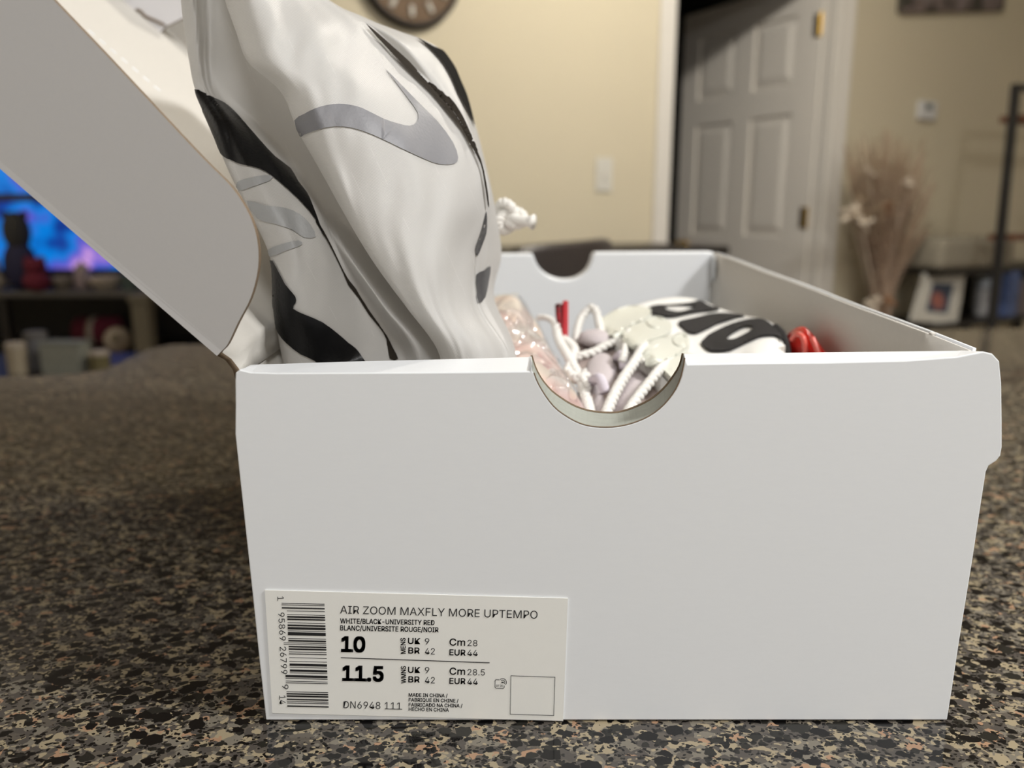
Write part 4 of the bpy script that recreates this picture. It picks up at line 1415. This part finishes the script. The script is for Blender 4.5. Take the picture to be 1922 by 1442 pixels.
# soft creases running with the folds
rnd = random.Random(11)
nr, nc = len(G), len(G[0])
from mathutils import noise as mnoise
G2 = []
for j in range(nr):
    row = []
    for i in range(nc):
        p = G[j][i]
        u = i / nc * 26; v = j / nr * 7
        a = mnoise.noise(Vector((u * 1.1 + v * 0.9, v * 0.7 - u * .15, 3.1))) * 0.0016
        a += mnoise.noise(Vector((u * 2.3 + v * 2.2, v * 1.5, 9.4))) * 0.0007
        if j < 12:
            a *= 0.8
        row.append(p + Vector((a * 0.4, -a, a * 0.3)))
    G2.append(row)
vs, fs = grid_mesh(G2, True)
bag = thing('drawstring_bag', 'white ripstop drawstring bag with black and grey swoosh prints, bunched up inside the box', 'bag', Vector((0.0, 0.31, COUNTER_Z + 0.02)))
mb = MB(); mb.add(vs, fs)
cloth = mb.build('cloth', M['nylon'], bag, smooth=True, fix=False)
uvl = cloth.data.uv_layers.new(name='weave')
org = wloc(cloth)
for lp in cloth.data.loops:
    k = lp.vertex_index
    j, i = divmod(k, nc)
    p = vs[k]
    uvl.data[lp.index].uv = (p.x * 5.0 + p.y * 1.5, p.z * 5.0 - p.y * 1.5)
BV = BVHTree.FromPolygons(vs, [list(f) for f in fs])
OFF = 0.00026
up_band = [(366, 168), (383.7, 176), (403, 186), (420, 194), (437, 208), (461, 234), (486, 263.5), (515, 295), (544, 317), (558, 341), (575, 363), (585, 385), (597, 416), (607, 446), (590, 411.5), (566, 382), (539, 356), (510, 331), (486, 318), (449, 307), (432, 300), (416, 288), (405, 261), (388, 222), (375, 193)]
decal([up_band], BV, OFF * 1.7, M['print_black'], 'black_swoosh_print', cloth, sm=2)
low_band = [(508, 488), (521, 503), (536.5, 533), (555, 557), (555, 569), (551, 579), (575, 591), (604, 604), (633.6, 626), (653, 643), (668.5, 655), (682, 674), (700, 710), (640, 715), (591, 677), (565.6, 665), (540, 645), (523, 624), (515, 599), (511, 556)]
decal([low_band], BV, OFF * 1.5, M['print_black'], 'black_swoosh_print', cloth, sm=2)
swoosh = [(554, 226), (572, 214), (592, 204), (614, 198), (636, 195.6), (658, 198), (680, 204), (718, 223), (747, 233), (768, 237), (781, 230), (784, 213), (767, 188), (752, 168), (738, 150), (722, 130), (742, 149), (781, 189), (820, 228), (849, 267), (859, 296), (852, 308), (825, 309), (796, 299), (757, 281), (718, 262), (680, 246), (645, 238), (611, 240), (573, 252), (564, 256)]
decal([swoosh], BV, OFF, M['print_grey'], 'grey_swoosh_print', cloth, sm=2)
seam = [(684, 48), (706.6, 75.5), (740, 111), (773, 144), (806.5, 176), (835, 210), (862, 243), (884, 281), (899, 311), (904, 337), (911, 385), (914, 385), (907.4, 337), (901, 306), (887, 268), (875, 241), (860, 212), (841, 185), (817.5, 167), (791, 147), (764, 118), (740, 96), (713, 72)]
decal([seam], BV, .0010, M['seam'], 'dark_seam', cloth, sm=2, step=2.6)
edge_b = [(782, 74), (795, 80), (813, 90), (829, 96), (840, 109), (853, 129), (862, 151), (873.6, 177.6), (883, 211), (889, 238), (884, 227), (871, 203), (857, 176), (846, 150), (831, 123), (813, 101), (795, 84)]
decal([edge_b], BV, .0007, M['print_matte'], 'black_swoosh_print', cloth, sm=2, step=3)
for pol in ([(912, 396), (913, 415), (912, 437), (904, 460), (895, 481), (891, 468), (897, 450), (903, 432), (908, 412)], [(893, 516), (907, 508), (920, 500), (916, 530), (910, 558), (898, 570), (894, 545)]):
    decal([pol], BV, OFF, noisy(mat('charcoal_print', (0.055, 0.055, 0.06), .5), 600, .15), 'charcoal_print', cloth, sm=2, step=5)
fold_strip = [(592, 418), (614, 455), (643, 513), (653, 536), (672, 560), (692, 591), (711, 614), (725, 637), (731, 674), (748, 674), (738, 652), (727, 630), (708, 604), (690, 578), (672, 548), (656, 528), (645, 510), (618, 456), (597, 418)]
decal([fold_strip], BV, OFF * 1.2, M['seam'], 'dark_fold_strip', cloth, sm=2, step=5)  # thin dark strip lying along the fold
for pol in ([(446, 342), (478, 332), (510, 330), (506, 340), (476, 350), (450, 358)],
            [(464, 377), (500, 386), (535, 391), (562, 402), (582, 422), (592, 445), (570, 446), (548, 432), (516, 420), (484, 410)],
            [(502, 470), (530, 458), (560, 452), (566, 460), (538, 470), (508, 482)]):
    decal([pol], BV, OFF, M['print_soft'], 'faint_grey_print', cloth, sm=2)

# drawcord: knot and sealed end, hanging out at the right
kc = U(955, 408, 0.385)
S_ = K(0.39) * 1.12
cord = []
mb = MB()
kp = []
for k in range(64):
    t = 2 * math.pi * k / 64
    x = (math.sin(t) + 2 * math.sin(2 * t)) * 8.2 * S_
    z = (math.cos(t) - 2 * math.cos(2 * t)) * 7.6 * S_
    y = -math.sin(3 * t) * 7.5 * S_
    q = Vector((x, y, z)); q = Matrix.Rotation(math.radians(35), 3, 'Y') @ Vector((q.x * 1.0, q.y, q.z * 1.02))
    kp.append(kc + q)
kp.append(kp[0])
mb.tube(kp, 8.0 * S_, 10, cap=False)
mb.build('knot', M['white_rope'], bag, smooth=True)
mb = MB()
pts = spline([U(925, 423, .392), U(940, 415, .388), U(958, 408, .384), U(972, 413, .381), U(985, 415, .379), U(1001, 417, .377)], 5)
rr_ = [8.0 * S_] * len(pts)
for k in range(len(pts)):
    f = k / (len(pts) - 1)
    if f > .86:
        rr_[k] = (8.0 + 34 * (f - .86)) * S_
mb.tube(pts, rr_, 14); ce = mb.build('cord_end', M['white_rope'], bag, smooth=True)
# braid strands over the knot
mb = MB()
for s_ in range(2):
    strand = []
    K2 = spline(kp, 3)
    for k, p in enumerate(K2[:-1]):
        t = (K2[k + 1] - p).normalized(); a_ = t.orthogonal().normalized(); 
        ref = Vector((0, 1, 0)); a_ = t.cross(ref).normalized(); b_ = t.cross(a_)
        th_ = k * .55 + s_ * math.pi
        strand.append(p + (a_ * math.cos(th_) + b_ * math.sin(th_)) * 7.4 * S_)
    mb.tube(strand, 2.0 * S_, 5, cap=False)
mb.build('braid', M['white_rope'], bag, smooth=True)


# ------------------------------------------------------------------ the shoe lying on its side
def closed_mound(G, drop, floor_z, shrink=0.1):
    """surface grid closed downward to the floor of the box: real bulk under the visible skin"""
    nr, nc = len(G), len(G[0])
    vs, fs = grid_mesh(G)
    ring = [(0, i) for i in range(nc)] + [(j, nc - 1) for j in range(1, nr)] + [(nr - 1, i) for i in range(nc - 2, -1, -1)] + [(j, 0) for j in range(nr - 2, 0, -1)]
    cen = sum(vs, Vector()) / len(vs)
    base = len(vs)
    idx = [j * nc + i for j, i in ring]
    lv = 3
    for l in range(1, lv + 1):
        f = l / lv
        for k in idx:
            p = vs[k]
            q = p.lerp(Vector((cen.x, cen.y, p.z)), shrink * f * f)
            q.z = max(floor_z, p.z - drop * f)
            vs.append(q)
    m_ = len(idx)
    prev = idx
    for l in range(lv):
        cur = [base + l * m_ + k for k in range(m_)]
        for k in range(m_):
            k2 = (k + 1) % m_
            fs.append((prev[k], prev[k2], cur[k2], cur[k]))
        prev = cur
    fs.append(tuple(prev))
    return vs, fs


FZ = COUNTER_Z + 0.0032
sr = [
    [(1122, 612, .43), (1150, 594, .45), (1178, 579, .462), (1225, 564, .478), (1272, 558, .487), (1316, 564, .482), (1352, 580, .458), (1397, 592, .428), (1434, 599, .398), (1459, 615, .372), (1473, 640, .352)],
    [(1128, 623, .41), (1150, 612, .425), (1180, 600, .44), (1235, 585, .455), (1285, 580, .458), (1322, 585, .453), (1355, 595, .43), (1392, 605, .405), (1427, 612, .383), (1453, 628, .362), (1474, 652, .344)],
    [(1165, 640, .375), (1180, 632, .387), (1202, 621, .40), (1250, 608, .418), (1295, 606, .422), (1330, 612, .412), (1360, 620, .396), (1390, 628, .378), (1420, 635, .36), (1448, 645, .348), (1473, 668, .335)],
    [(1203, 664, .345), (1218, 657, .355), (1236, 649, .365), (1270, 636, .383), (1305, 636, .383), (1335, 642, .373), (1362, 648, .36), (1390, 655, .35), (1418, 660, .34), (1446, 668, .333), (1472, 690, .322)],
    [(1240, 704, .315), (1252, 697, .322), (1268, 688, .33), (1292, 672, .345), (1318, 670, .345), (1340, 676, .34), (1365, 682, .335), (1390, 688, .33), (1416, 693, .32), (1444, 700, .315), (1469, 720, .308)],
    [(1278, 748, .285), (1288, 742, .29), (1299, 735, .295), (1312, 725, .303), (1330, 722, .306), (1348, 726, .306), (1368, 730, .303), (1390, 735, .298), (1414, 740, .293), (1442, 748, .288), (1466, 765, .283)],
]
SR = [[U(*q) for q in r] for r in sr]
G = grid_points(SR, 5, 7)
vs, fs = closed_mound(G, 0.055, FZ)
shoe = thing('running_shoe', 'white track shoe with large black letters, lying on its side in the box', 'shoe', (0.10, 0.38, COUNTER_Z + .003))
mb = MB(); mb.add(vs, fs); upper = mb.build('upper', M['shoe_white'], shoe, smooth=True)
SV = BVHTree.FromPolygons(vs, [list(f) for f in fs])
LA = [(1208, 587.7), (1219, 579.5), (1232.6, 575.5), (1255, 575), (1279, 573), (1297, 570.5), (1311, 566.5), (1319, 568.6), (1330, 575.5), (1340, 579), (1350.5, 582.5), (1336.6, 586), (1314, 588.5), (1288, 593), (1267, 597.5), (1250, 598), (1236, 594.6), (1219, 591)]
LAh = [(1248, 581), (1253, 577), (1274, 575.8), (1297, 577), (1306, 580.6), (1295, 583), (1279, 587.4), (1267, 587.4), (1255, 585)]
LI = [(1272.5, 610), (1279, 605), (1297, 601), (1323, 594.6), (1340, 591.5), (1361, 590.5), (1380, 592.5), (1398, 596.5), (1384.6, 598.5), (1361, 605.6), (1345.6, 611), (1330, 619), (1310.6, 627.6), (1302, 629), (1291.5, 626.7), (1281, 618)]
LR = [(1316, 646), (1323, 639), (1330, 632), (1353, 620), (1377, 610), (1400, 603.7), (1420.5, 601), (1436, 604), (1448.6, 612.6), (1459.5, 622.7), (1466, 632), (1468, 642), (1459.5, 634.5), (1445.5, 633), (1427, 635), (1408, 643), (1392, 651), (1377, 658), (1367.5, 661), (1345, 663), (1330, 661), (1319, 652)]
LRh = [(1365, 638), (1370.6, 632), (1384.6, 622.7), (1400, 615.5), (1411, 616), (1415, 620), (1405, 627.4), (1392.4, 634), (1378.4, 640), (1368, 641)]
decal([LA], SV, .0006, M['shoe_black'], 'black_letter', upper, sm=3, holes=[LAh], step=4, thick=.0006)
decal([LI], SV, .0006, M['shoe_black'], 'black_letter', upper, sm=3, step=4, thick=.0006)
decal([LR], SV, .0006, M['shoe_black'], 'black_letter', upper, sm=3, holes=[LRh], step=4, thick=.0006)
tabs = [
    [(1126, 614), (1140, 600), (1160, 589), (1190, 582), (1222, 590), (1211, 607), (1184, 620), (1168, 632), (1148, 636), (1130, 628)],
    [(1169, 638), (1184, 624), (1215, 611), (1243, 606), (1260, 620), (1252, 636), (1214, 650), (1198, 658), (1180, 650)],
    [(1206, 668), (1216, 654), (1256, 641), (1283, 635), (1294, 652), (1282, 670), (1250, 684), (1234, 696), (1218, 684)],
    [(1243, 704), (1254, 690), (1284, 676), (1302, 680), (1306, 705), (1285, 735), (1270, 738), (1256, 720)],
]
for tpoly in tabs:
    decal([tpoly], SV, .0008, M['shoe_cream'], 'lace_tab', upper, sm=3, step=6, thick=.0022)
# raised ring on the tabs
for (x, y, rx, ry) in ((1232, 617, 16, 10), (1278, 652, 15, 11)):
    pts = []
    for k in range(25):
        an = math.radians(40 + 250 * k / 24)
        d = ray(x + rx * math.cos(an), y - ry * math.sin(an)).normalized()
        h_, n_, i_, ds = SV.ray_cast(CAM, d)
        if h_ is not None:
            pts.append(h_ + n_ * (.003 if n_.dot(d) < 0 else -.003))
    mb = MB(); mb.tube(pts, .0009, 6); mb.build('eyelet_rim', M['shoe_cream'], upper, smooth=True)
# sole edge and red clear unit
mb = MB()
se = spline([U(1456, 614, .378), U(1467, 626, .364), U(1474, 643, .352), U(1477, 662, .343), U(1478, 690, .33), U(1476, 730, .31)], 5)
mb.tube(se, .0018, 8); mb.build('sole_edge', M['shoe_black'], shoe, smooth=True)
ur = [
    [(1470, 640, .365), (1482, 624, .362), (1497, 614.5, .357), (1510, 614, .351), (1524, 626, .345), (1538, 645, .339), (1550, 662, .334)],
    [(1473, 655, .355), (1484, 642, .352), (1499, 634, .347), (1513, 636, .342), (1526, 646, .337), (1539, 660, .332), (1549, 676, .329)],
    [(1475, 690, .343), (1486, 680, .341), (1500, 674, .338), (1514, 675, .334), (1527, 682, .330), (1538, 692, .326), (1547, 705, .323)],
    [(1476, 740, .325), (1487, 735, .324), (1500, 732, .322), (1513, 733, .320), (1525, 738, .318), (1536, 745, .316), (1544, 755, .314)]]
G = grid_points([[U(*q) for q in r] for r in ur], 4, 5)
vs2, fs2 = closed_mound(G, 0.04, FZ)
mb = MB(); mb.add(vs2, fs2); au = mb.build('red_heel_unit', M['red_clear'], shoe, smooth=True)
for base_px in ([(1486, 638), (1497, 628), (1508, 636), (1511, 664), (1510, 690)], [(1524, 634), (1532, 652), (1538, 672), (1540, 690)]):
    mb = MB(); mb.tube(spline([U(x, y, .339 - (x - 1500) * .0003) for x, y in base_px], 5), .0012, 6); mb.build('rib', mat('pale_red_rib', (0.72, .13, .10), .3), au, smooth=True)

# tongue with its pads, laces
tr_ = [
    [(1088, 640, .40), (1112, 640, .402), (1140, 644, .398), (1170, 654, .385), (1212, 676, .365)],
    [(1084, 690, .362), (1110, 690, .36), (1142, 692, .355), (1178, 700, .348), (1230, 716, .335)],
    [(1090, 740, .325), (1116, 742, .32), (1150, 746, .315), (1192, 752, .308), (1256, 768, .295)],
    [(1100, 810, .292), (1124, 812, .288), (1156, 815, .284), (1202, 820, .278), (1264, 830, .272)]]
G = grid_points([[U(*q) for q in r] for r in tr_], 5, 6)
vs3, fs3 = closed_mound(G, 0.035, FZ)
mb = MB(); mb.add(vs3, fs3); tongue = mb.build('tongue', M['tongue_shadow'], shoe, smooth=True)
pads = [
    [(1097, 712), (1099, 690), (1110, 672), (1128, 663), (1148, 668), (1158, 684), (1156, 706), (1142, 730), (1124, 742), (1108, 738)],
    [(1150, 775), (1158, 745), (1172, 718), (1190, 698), (1208, 693), (1224, 703), (1228, 720), (1212, 744), (1192, 765), (1175, 785)],
    [(1110, 770), (1113, 752), (1120, 744), (1132, 746), (1136, 760), (1132, 785), (1116, 790)],
    [(1096, 655), (1104, 630), (1118, 618), (1134, 622), (1142, 634), (1128, 644), (1112, 650)],
]
TV_ = BVHTree.FromPolygons(vs3, [list(f) for f in fs3])
for pp in pads[:3]:
    cx = sum(x for x, y in pp) / len(pp); cy = sum(y for x, y in pp) / len(pp)
    ptsO = spline([(x, y, 0) for x, y in pp], 4, True)
    mb = MB(); rings = 7; m_ = len(ptsO); vs4 = []
    R_ = max(math.hypot(p.x - cx, p.y - cy) for p in ptsO)
    for r in range(rings + 1):
        f = 1 - r / rings
        for p in ptsO:
            x, y = cx + (p.x - cx) * f, cy + (p.y - cy) * f
            d = ray(x, y).normalized(); h_, n_, i_, ds = TV_.ray_cast(CAM, d)
            if h_ is None:
                h_ = U(x, y, .33); n_ = Vector((0, -.5, .8))
            if n_.dot(d) > 0:
                n_ = -n_
            nn2 = (Vector((0, -0.45, 0.9))).normalized()
            vs4.append(h_ + nn2 * (0.0045 * math.sqrt(max(0, 1 - f * f)) - .0005))
    fs4 = [(r * m_ + k, r * m_ + (k + 1) % m_, (r + 1) * m_ + (k + 1) % m_, (r + 1) * m_ + k) for r in range(rings) for k in range(m_)]
    mb.add(vs4, fs4); mb.build('tongue_pad', M['tongue_pad'], tongue, smooth=True)
mb = MB(); q = U(1118, 636, .395); mb.ball(q, (.009, .014, .0045)); mb.build('tongue_tip', M['tongue_pad'], tongue, smooth=True)


def braid(name, px, r, parent, m_=M['white_rope'], pitch=1.8):
    pts = spline([U(*q) for q in px], 40)
    # even spacing
    out = [pts[0]]
    acc = 0
    for a_, b_ in zip(pts[:-1], pts[1:]):
        out.append(b_)
    mb = MB()
    dist = 0
    S1, S2 = [], []
    for k in range(len(out)):
        t = (out[min(k + 1, len(out) - 1)] - out[max(k - 1, 0)]).normalized()
        if k:
            dist += (out[k] - out[k - 1]).length
        a_ = t.cross(Vector((0, -.5, .8))).normalized(); b_ = t.cross(a_)
        th_ = dist / (r * pitch) * math.pi
        S1.append(out[k] + (a_ * math.cos(th_) + b_ * math.sin(th_)) * r * .36)
        S2.append(out[k] - (a_ * math.cos(th_) + b_ * math.sin(th_)) * r * .36)
    mb.tube(S1, r * .68, 7); mb.tube(S2, r * .68, 7)
    return mb.build(name, m_, parent, smooth=True)


R1 = .0024
braid('lace', [(1180, 622, .392), (1176, 640, .372), (1172, 662, .352), (1168, 678, .345)], R1 * .8, shoe)
braid('lace', [(1214, 650, .362), (1206, 656, .347), (1190, 682, .331), (1172, 708, .317), (1155, 738, .303), (1140, 772, .287), (1132, 800, .278)], R1, shoe)
braid('lace', [(1270, 676, .345), (1246, 688, .322), (1232, 702, .307), (1216, 722, .298), (1200, 742, .290), (1182, 768, .280), (1172, 790, .274)], R1 * .9, shoe)
braid('lace', [(1255, 640, .372), (1232, 652, .352), (1218, 664, .342), (1206, 680, .332)], R1 * .5, shoe)
braid('lace', [(1084, 655, .40), (1082, 632, .41), (1090, 600, .425), (1102, 584, .43), (1113, 578, .43), (1120, 588, .425), (1124, 605, .418), (1128, 626, .40), (1118, 636, .392)], R1 * .95, shoe)
braid('lace', [(1044, 612, .40), (1050, 640, .385), (1066, 668, .365), (1078, 690, .350), (1090, 712, .335), (1100, 745, .315), (1108, 780, .29)], R1, shoe)
braid('lace', [(1058, 636, .395), (1078, 655, .375), (1074, 676, .362), (1068, 700, .345), (1086, 712, .332), (1102, 700, .335)], R1, shoe)
braid('lace', [(1070, 672, .37), (1090, 668, .372), (1116, 660, .376), (1142, 646, .382), (1160, 640, .384)], R1 * .9, shoe)
braid('lace', [(1060, 694, .345), (1076, 704, .338), (1094, 712, .33), (1104, 728, .32)], R1 * .7, shoe)
braid('lace', [(1010, 596, .43), (1024, 596, .425), (1038, 604, .415), (1046, 625, .40), (1060, 650, .385), (1072, 672, .367)], R1 * .7, shoe)
for a_, b_ in (((1112, 716, .325), (1137, 737, .312)), ((1158, 672, .36), (1172, 693, .345))):
    mb = MB(); p, q = U(*a_), U(*b_)
    mb.tube(spline([p, p.lerp(q, .5) + Vector((0, -.002, .004)), q], 5), .0022, 8); mb.build('loop_strap', noisy(mat('lilac_strap', (0.62, .57, .63), .7), 500, .05), tongue, smooth=True)
# red lace tips standing up
a_, b_ = U(1061, 634, .392), U(1062, 565, .405)
mb = MB()
sx_ = Vector((.0012 * 1.0, 0, 0))
mb.prism([a_ - Vector((.0016, 0, 0)), a_ + Vector((.0016, 0, 0)), b_ + Vector((.0015, 0, 0)), b_ - Vector((.0015, 0, 0))], (0, .003, 0))
mb.build('lace_tip', M['red_tip'], shoe, bevel=.0006)
m = mat('red_black_weave', (0.2, .01, .02), .6)
N, L, b = nodes(m); tc = N.new('ShaderNodeTexCoord'); ck = N.new('ShaderNodeTexChecker'); ck.inputs['Scale'].default_value = 520
ck.inputs[1].default_value = (.33, .012, .02, 1); ck.inputs[2].default_value = (.01, .008, .008, 1); L.new(tc.outputs['Object'], ck.inputs[0]); L.new(ck.outputs[0], b.inputs['Base Color'])
mb = MB(); mb.tube([U(1056, 634, .395), U(1053, 610, .40), U(1050, 590, .404), U(1049, 573, .407)], .0021, 10); mb.build('lace_tip', m, shoe, smooth=True)

# ------------------------------------------------------------------ second shoe: pinkish sole in clear film
pr = [
    [(880, 600, .42), (905, 572, .435), (935, 557, .445), (962, 556, .448), (982, 572, .44), (998, 596, .425), (1012, 615, .412)],
    [(878, 640, .375), (905, 612, .395), (938, 598, .405), (966, 600, .405), (990, 612, .40), (1010, 632, .392), (1030, 652, .38)],
    [(885, 690, .335), (912, 662, .345), (946, 648, .355), (982, 646, .36), (1014, 660, .356), (1040, 682, .35), (1060, 704, .34)],
    [(920, 735, .298), (946, 712, .306), (976, 698, .313), (1012, 698, .317), (1046, 716, .314), (1072, 738, .306), (1092, 758, .298)],
    [(980, 810, .262), (1002, 792, .266), (1026, 782, .269), (1052, 780, .272), (1080, 788, .272), (1104, 802, .27), (1120, 818, .266)]]
PR = [[U(*q) for q in r] for r in pr]
G = grid_points(PR, 6, 8)
vs5, fs5 = closed_mound(G, 0.035, FZ)
pk = thing('wrapped_shoe', 'second pink-white shoe wrapped in clear plastic film, between the bag and the laces', 'shoe', (0.005, 0.36, COUNTER_Z + .003))
m = mat('pink_to_white_sole', (0.7, .55, .5), .4, Coat_Weight=.4)
N, L, b = nodes(m); tc = N.new('ShaderNodeTexCoord'); nz = N.new('ShaderNodeTexNoise'); nz.inputs['Scale'].default_value = 22; nz.inputs['Detail'].default_value = 1.5
L.new(tc.outputs['Object'], nz.inputs[0]); rp = N.new('ShaderNodeValToRGB'); e = rp.color_ramp.elements
e[0].position = .36; e[0].color = (.56, .53, .50, 1); e[1].position = .62; e[1].color = (.66, .41, .38, 1)
k = e.new(.48); k.color = (.65, .51, .475, 1)
L.new(nz.outputs['Fac'], rp.inputs[0]); L.new(rp.outputs[0], b.inputs['Base Color'])
mb = MB(); mb.add(vs5, fs5); mb.build('sole', m, pk, smooth=True)
Gf = []
GF0 = grid_points(PR, 14, 18)
FR, FC = len(GF0), len(GF0[0])
# folds of the film: (u0, v0, u1, v1, height, half width) over the sheet
folds = [(.12, .36, .45, .20, .004, .022), (.20, .30, .55, .44, .0045, .022), (.10, .52, .42, .46, .0035, .02), (.30, .60, .85, .50, .005, .026), (.45, .18, .78, .40, .0035, .02), (.05, .44, .22, .60, .004, .018), (.10, .80, .46, .99, .005, .02), (.60, .52, .95, .75, .003, .02), (.25, .70, .6, .66, .003, .018),
         (.15, .50, .45, .36, .006, .02), (.35, .62, .70, .46, .006, .022), (.10, .66, .40, .52, .006, .02), (.45, .42, .75, .30, .005, .018), (.50, .85, .85, .70, .006, .02), (.20, .34, .42, .25, .006, .018), (.3, .46, .62, .36, .005, .016)]
for j, r in enumerate(GF0):
    row = []
    for i, p in enumerate(r):
        u, v = i / (FC - 1), j / (FR - 1)
        q = mnoise.noise(Vector((u * 6 + v * 5, v * 4, 1.7))) * .0020
        for (a0, b0_, a1, b1_, h_, s_) in folds:
            du, dv = a1 - a0, b1_ - b0_
            t = max(0, min(1, ((u - a0) * du + (v - b0_) * dv) / (du * du + dv * dv)))
            d = math.hypot(u - a0 - du * t, v - b0_ - dv * t)
            q += h_ * math.exp(-(d / (s_ * .5)) ** 2) * math.sin(math.pi * (0.08 + .84 * t))
        row.append(p + Vector((0.0003, -.0012 - q * .6, .0020 + q)))
    Gf.append(row)
vs6, fs6 = grid_mesh(Gf)
mb = MB(); mb.add(vs6, fs6); fo = mb.build('clear_film', M['film'], pk, smooth=True)
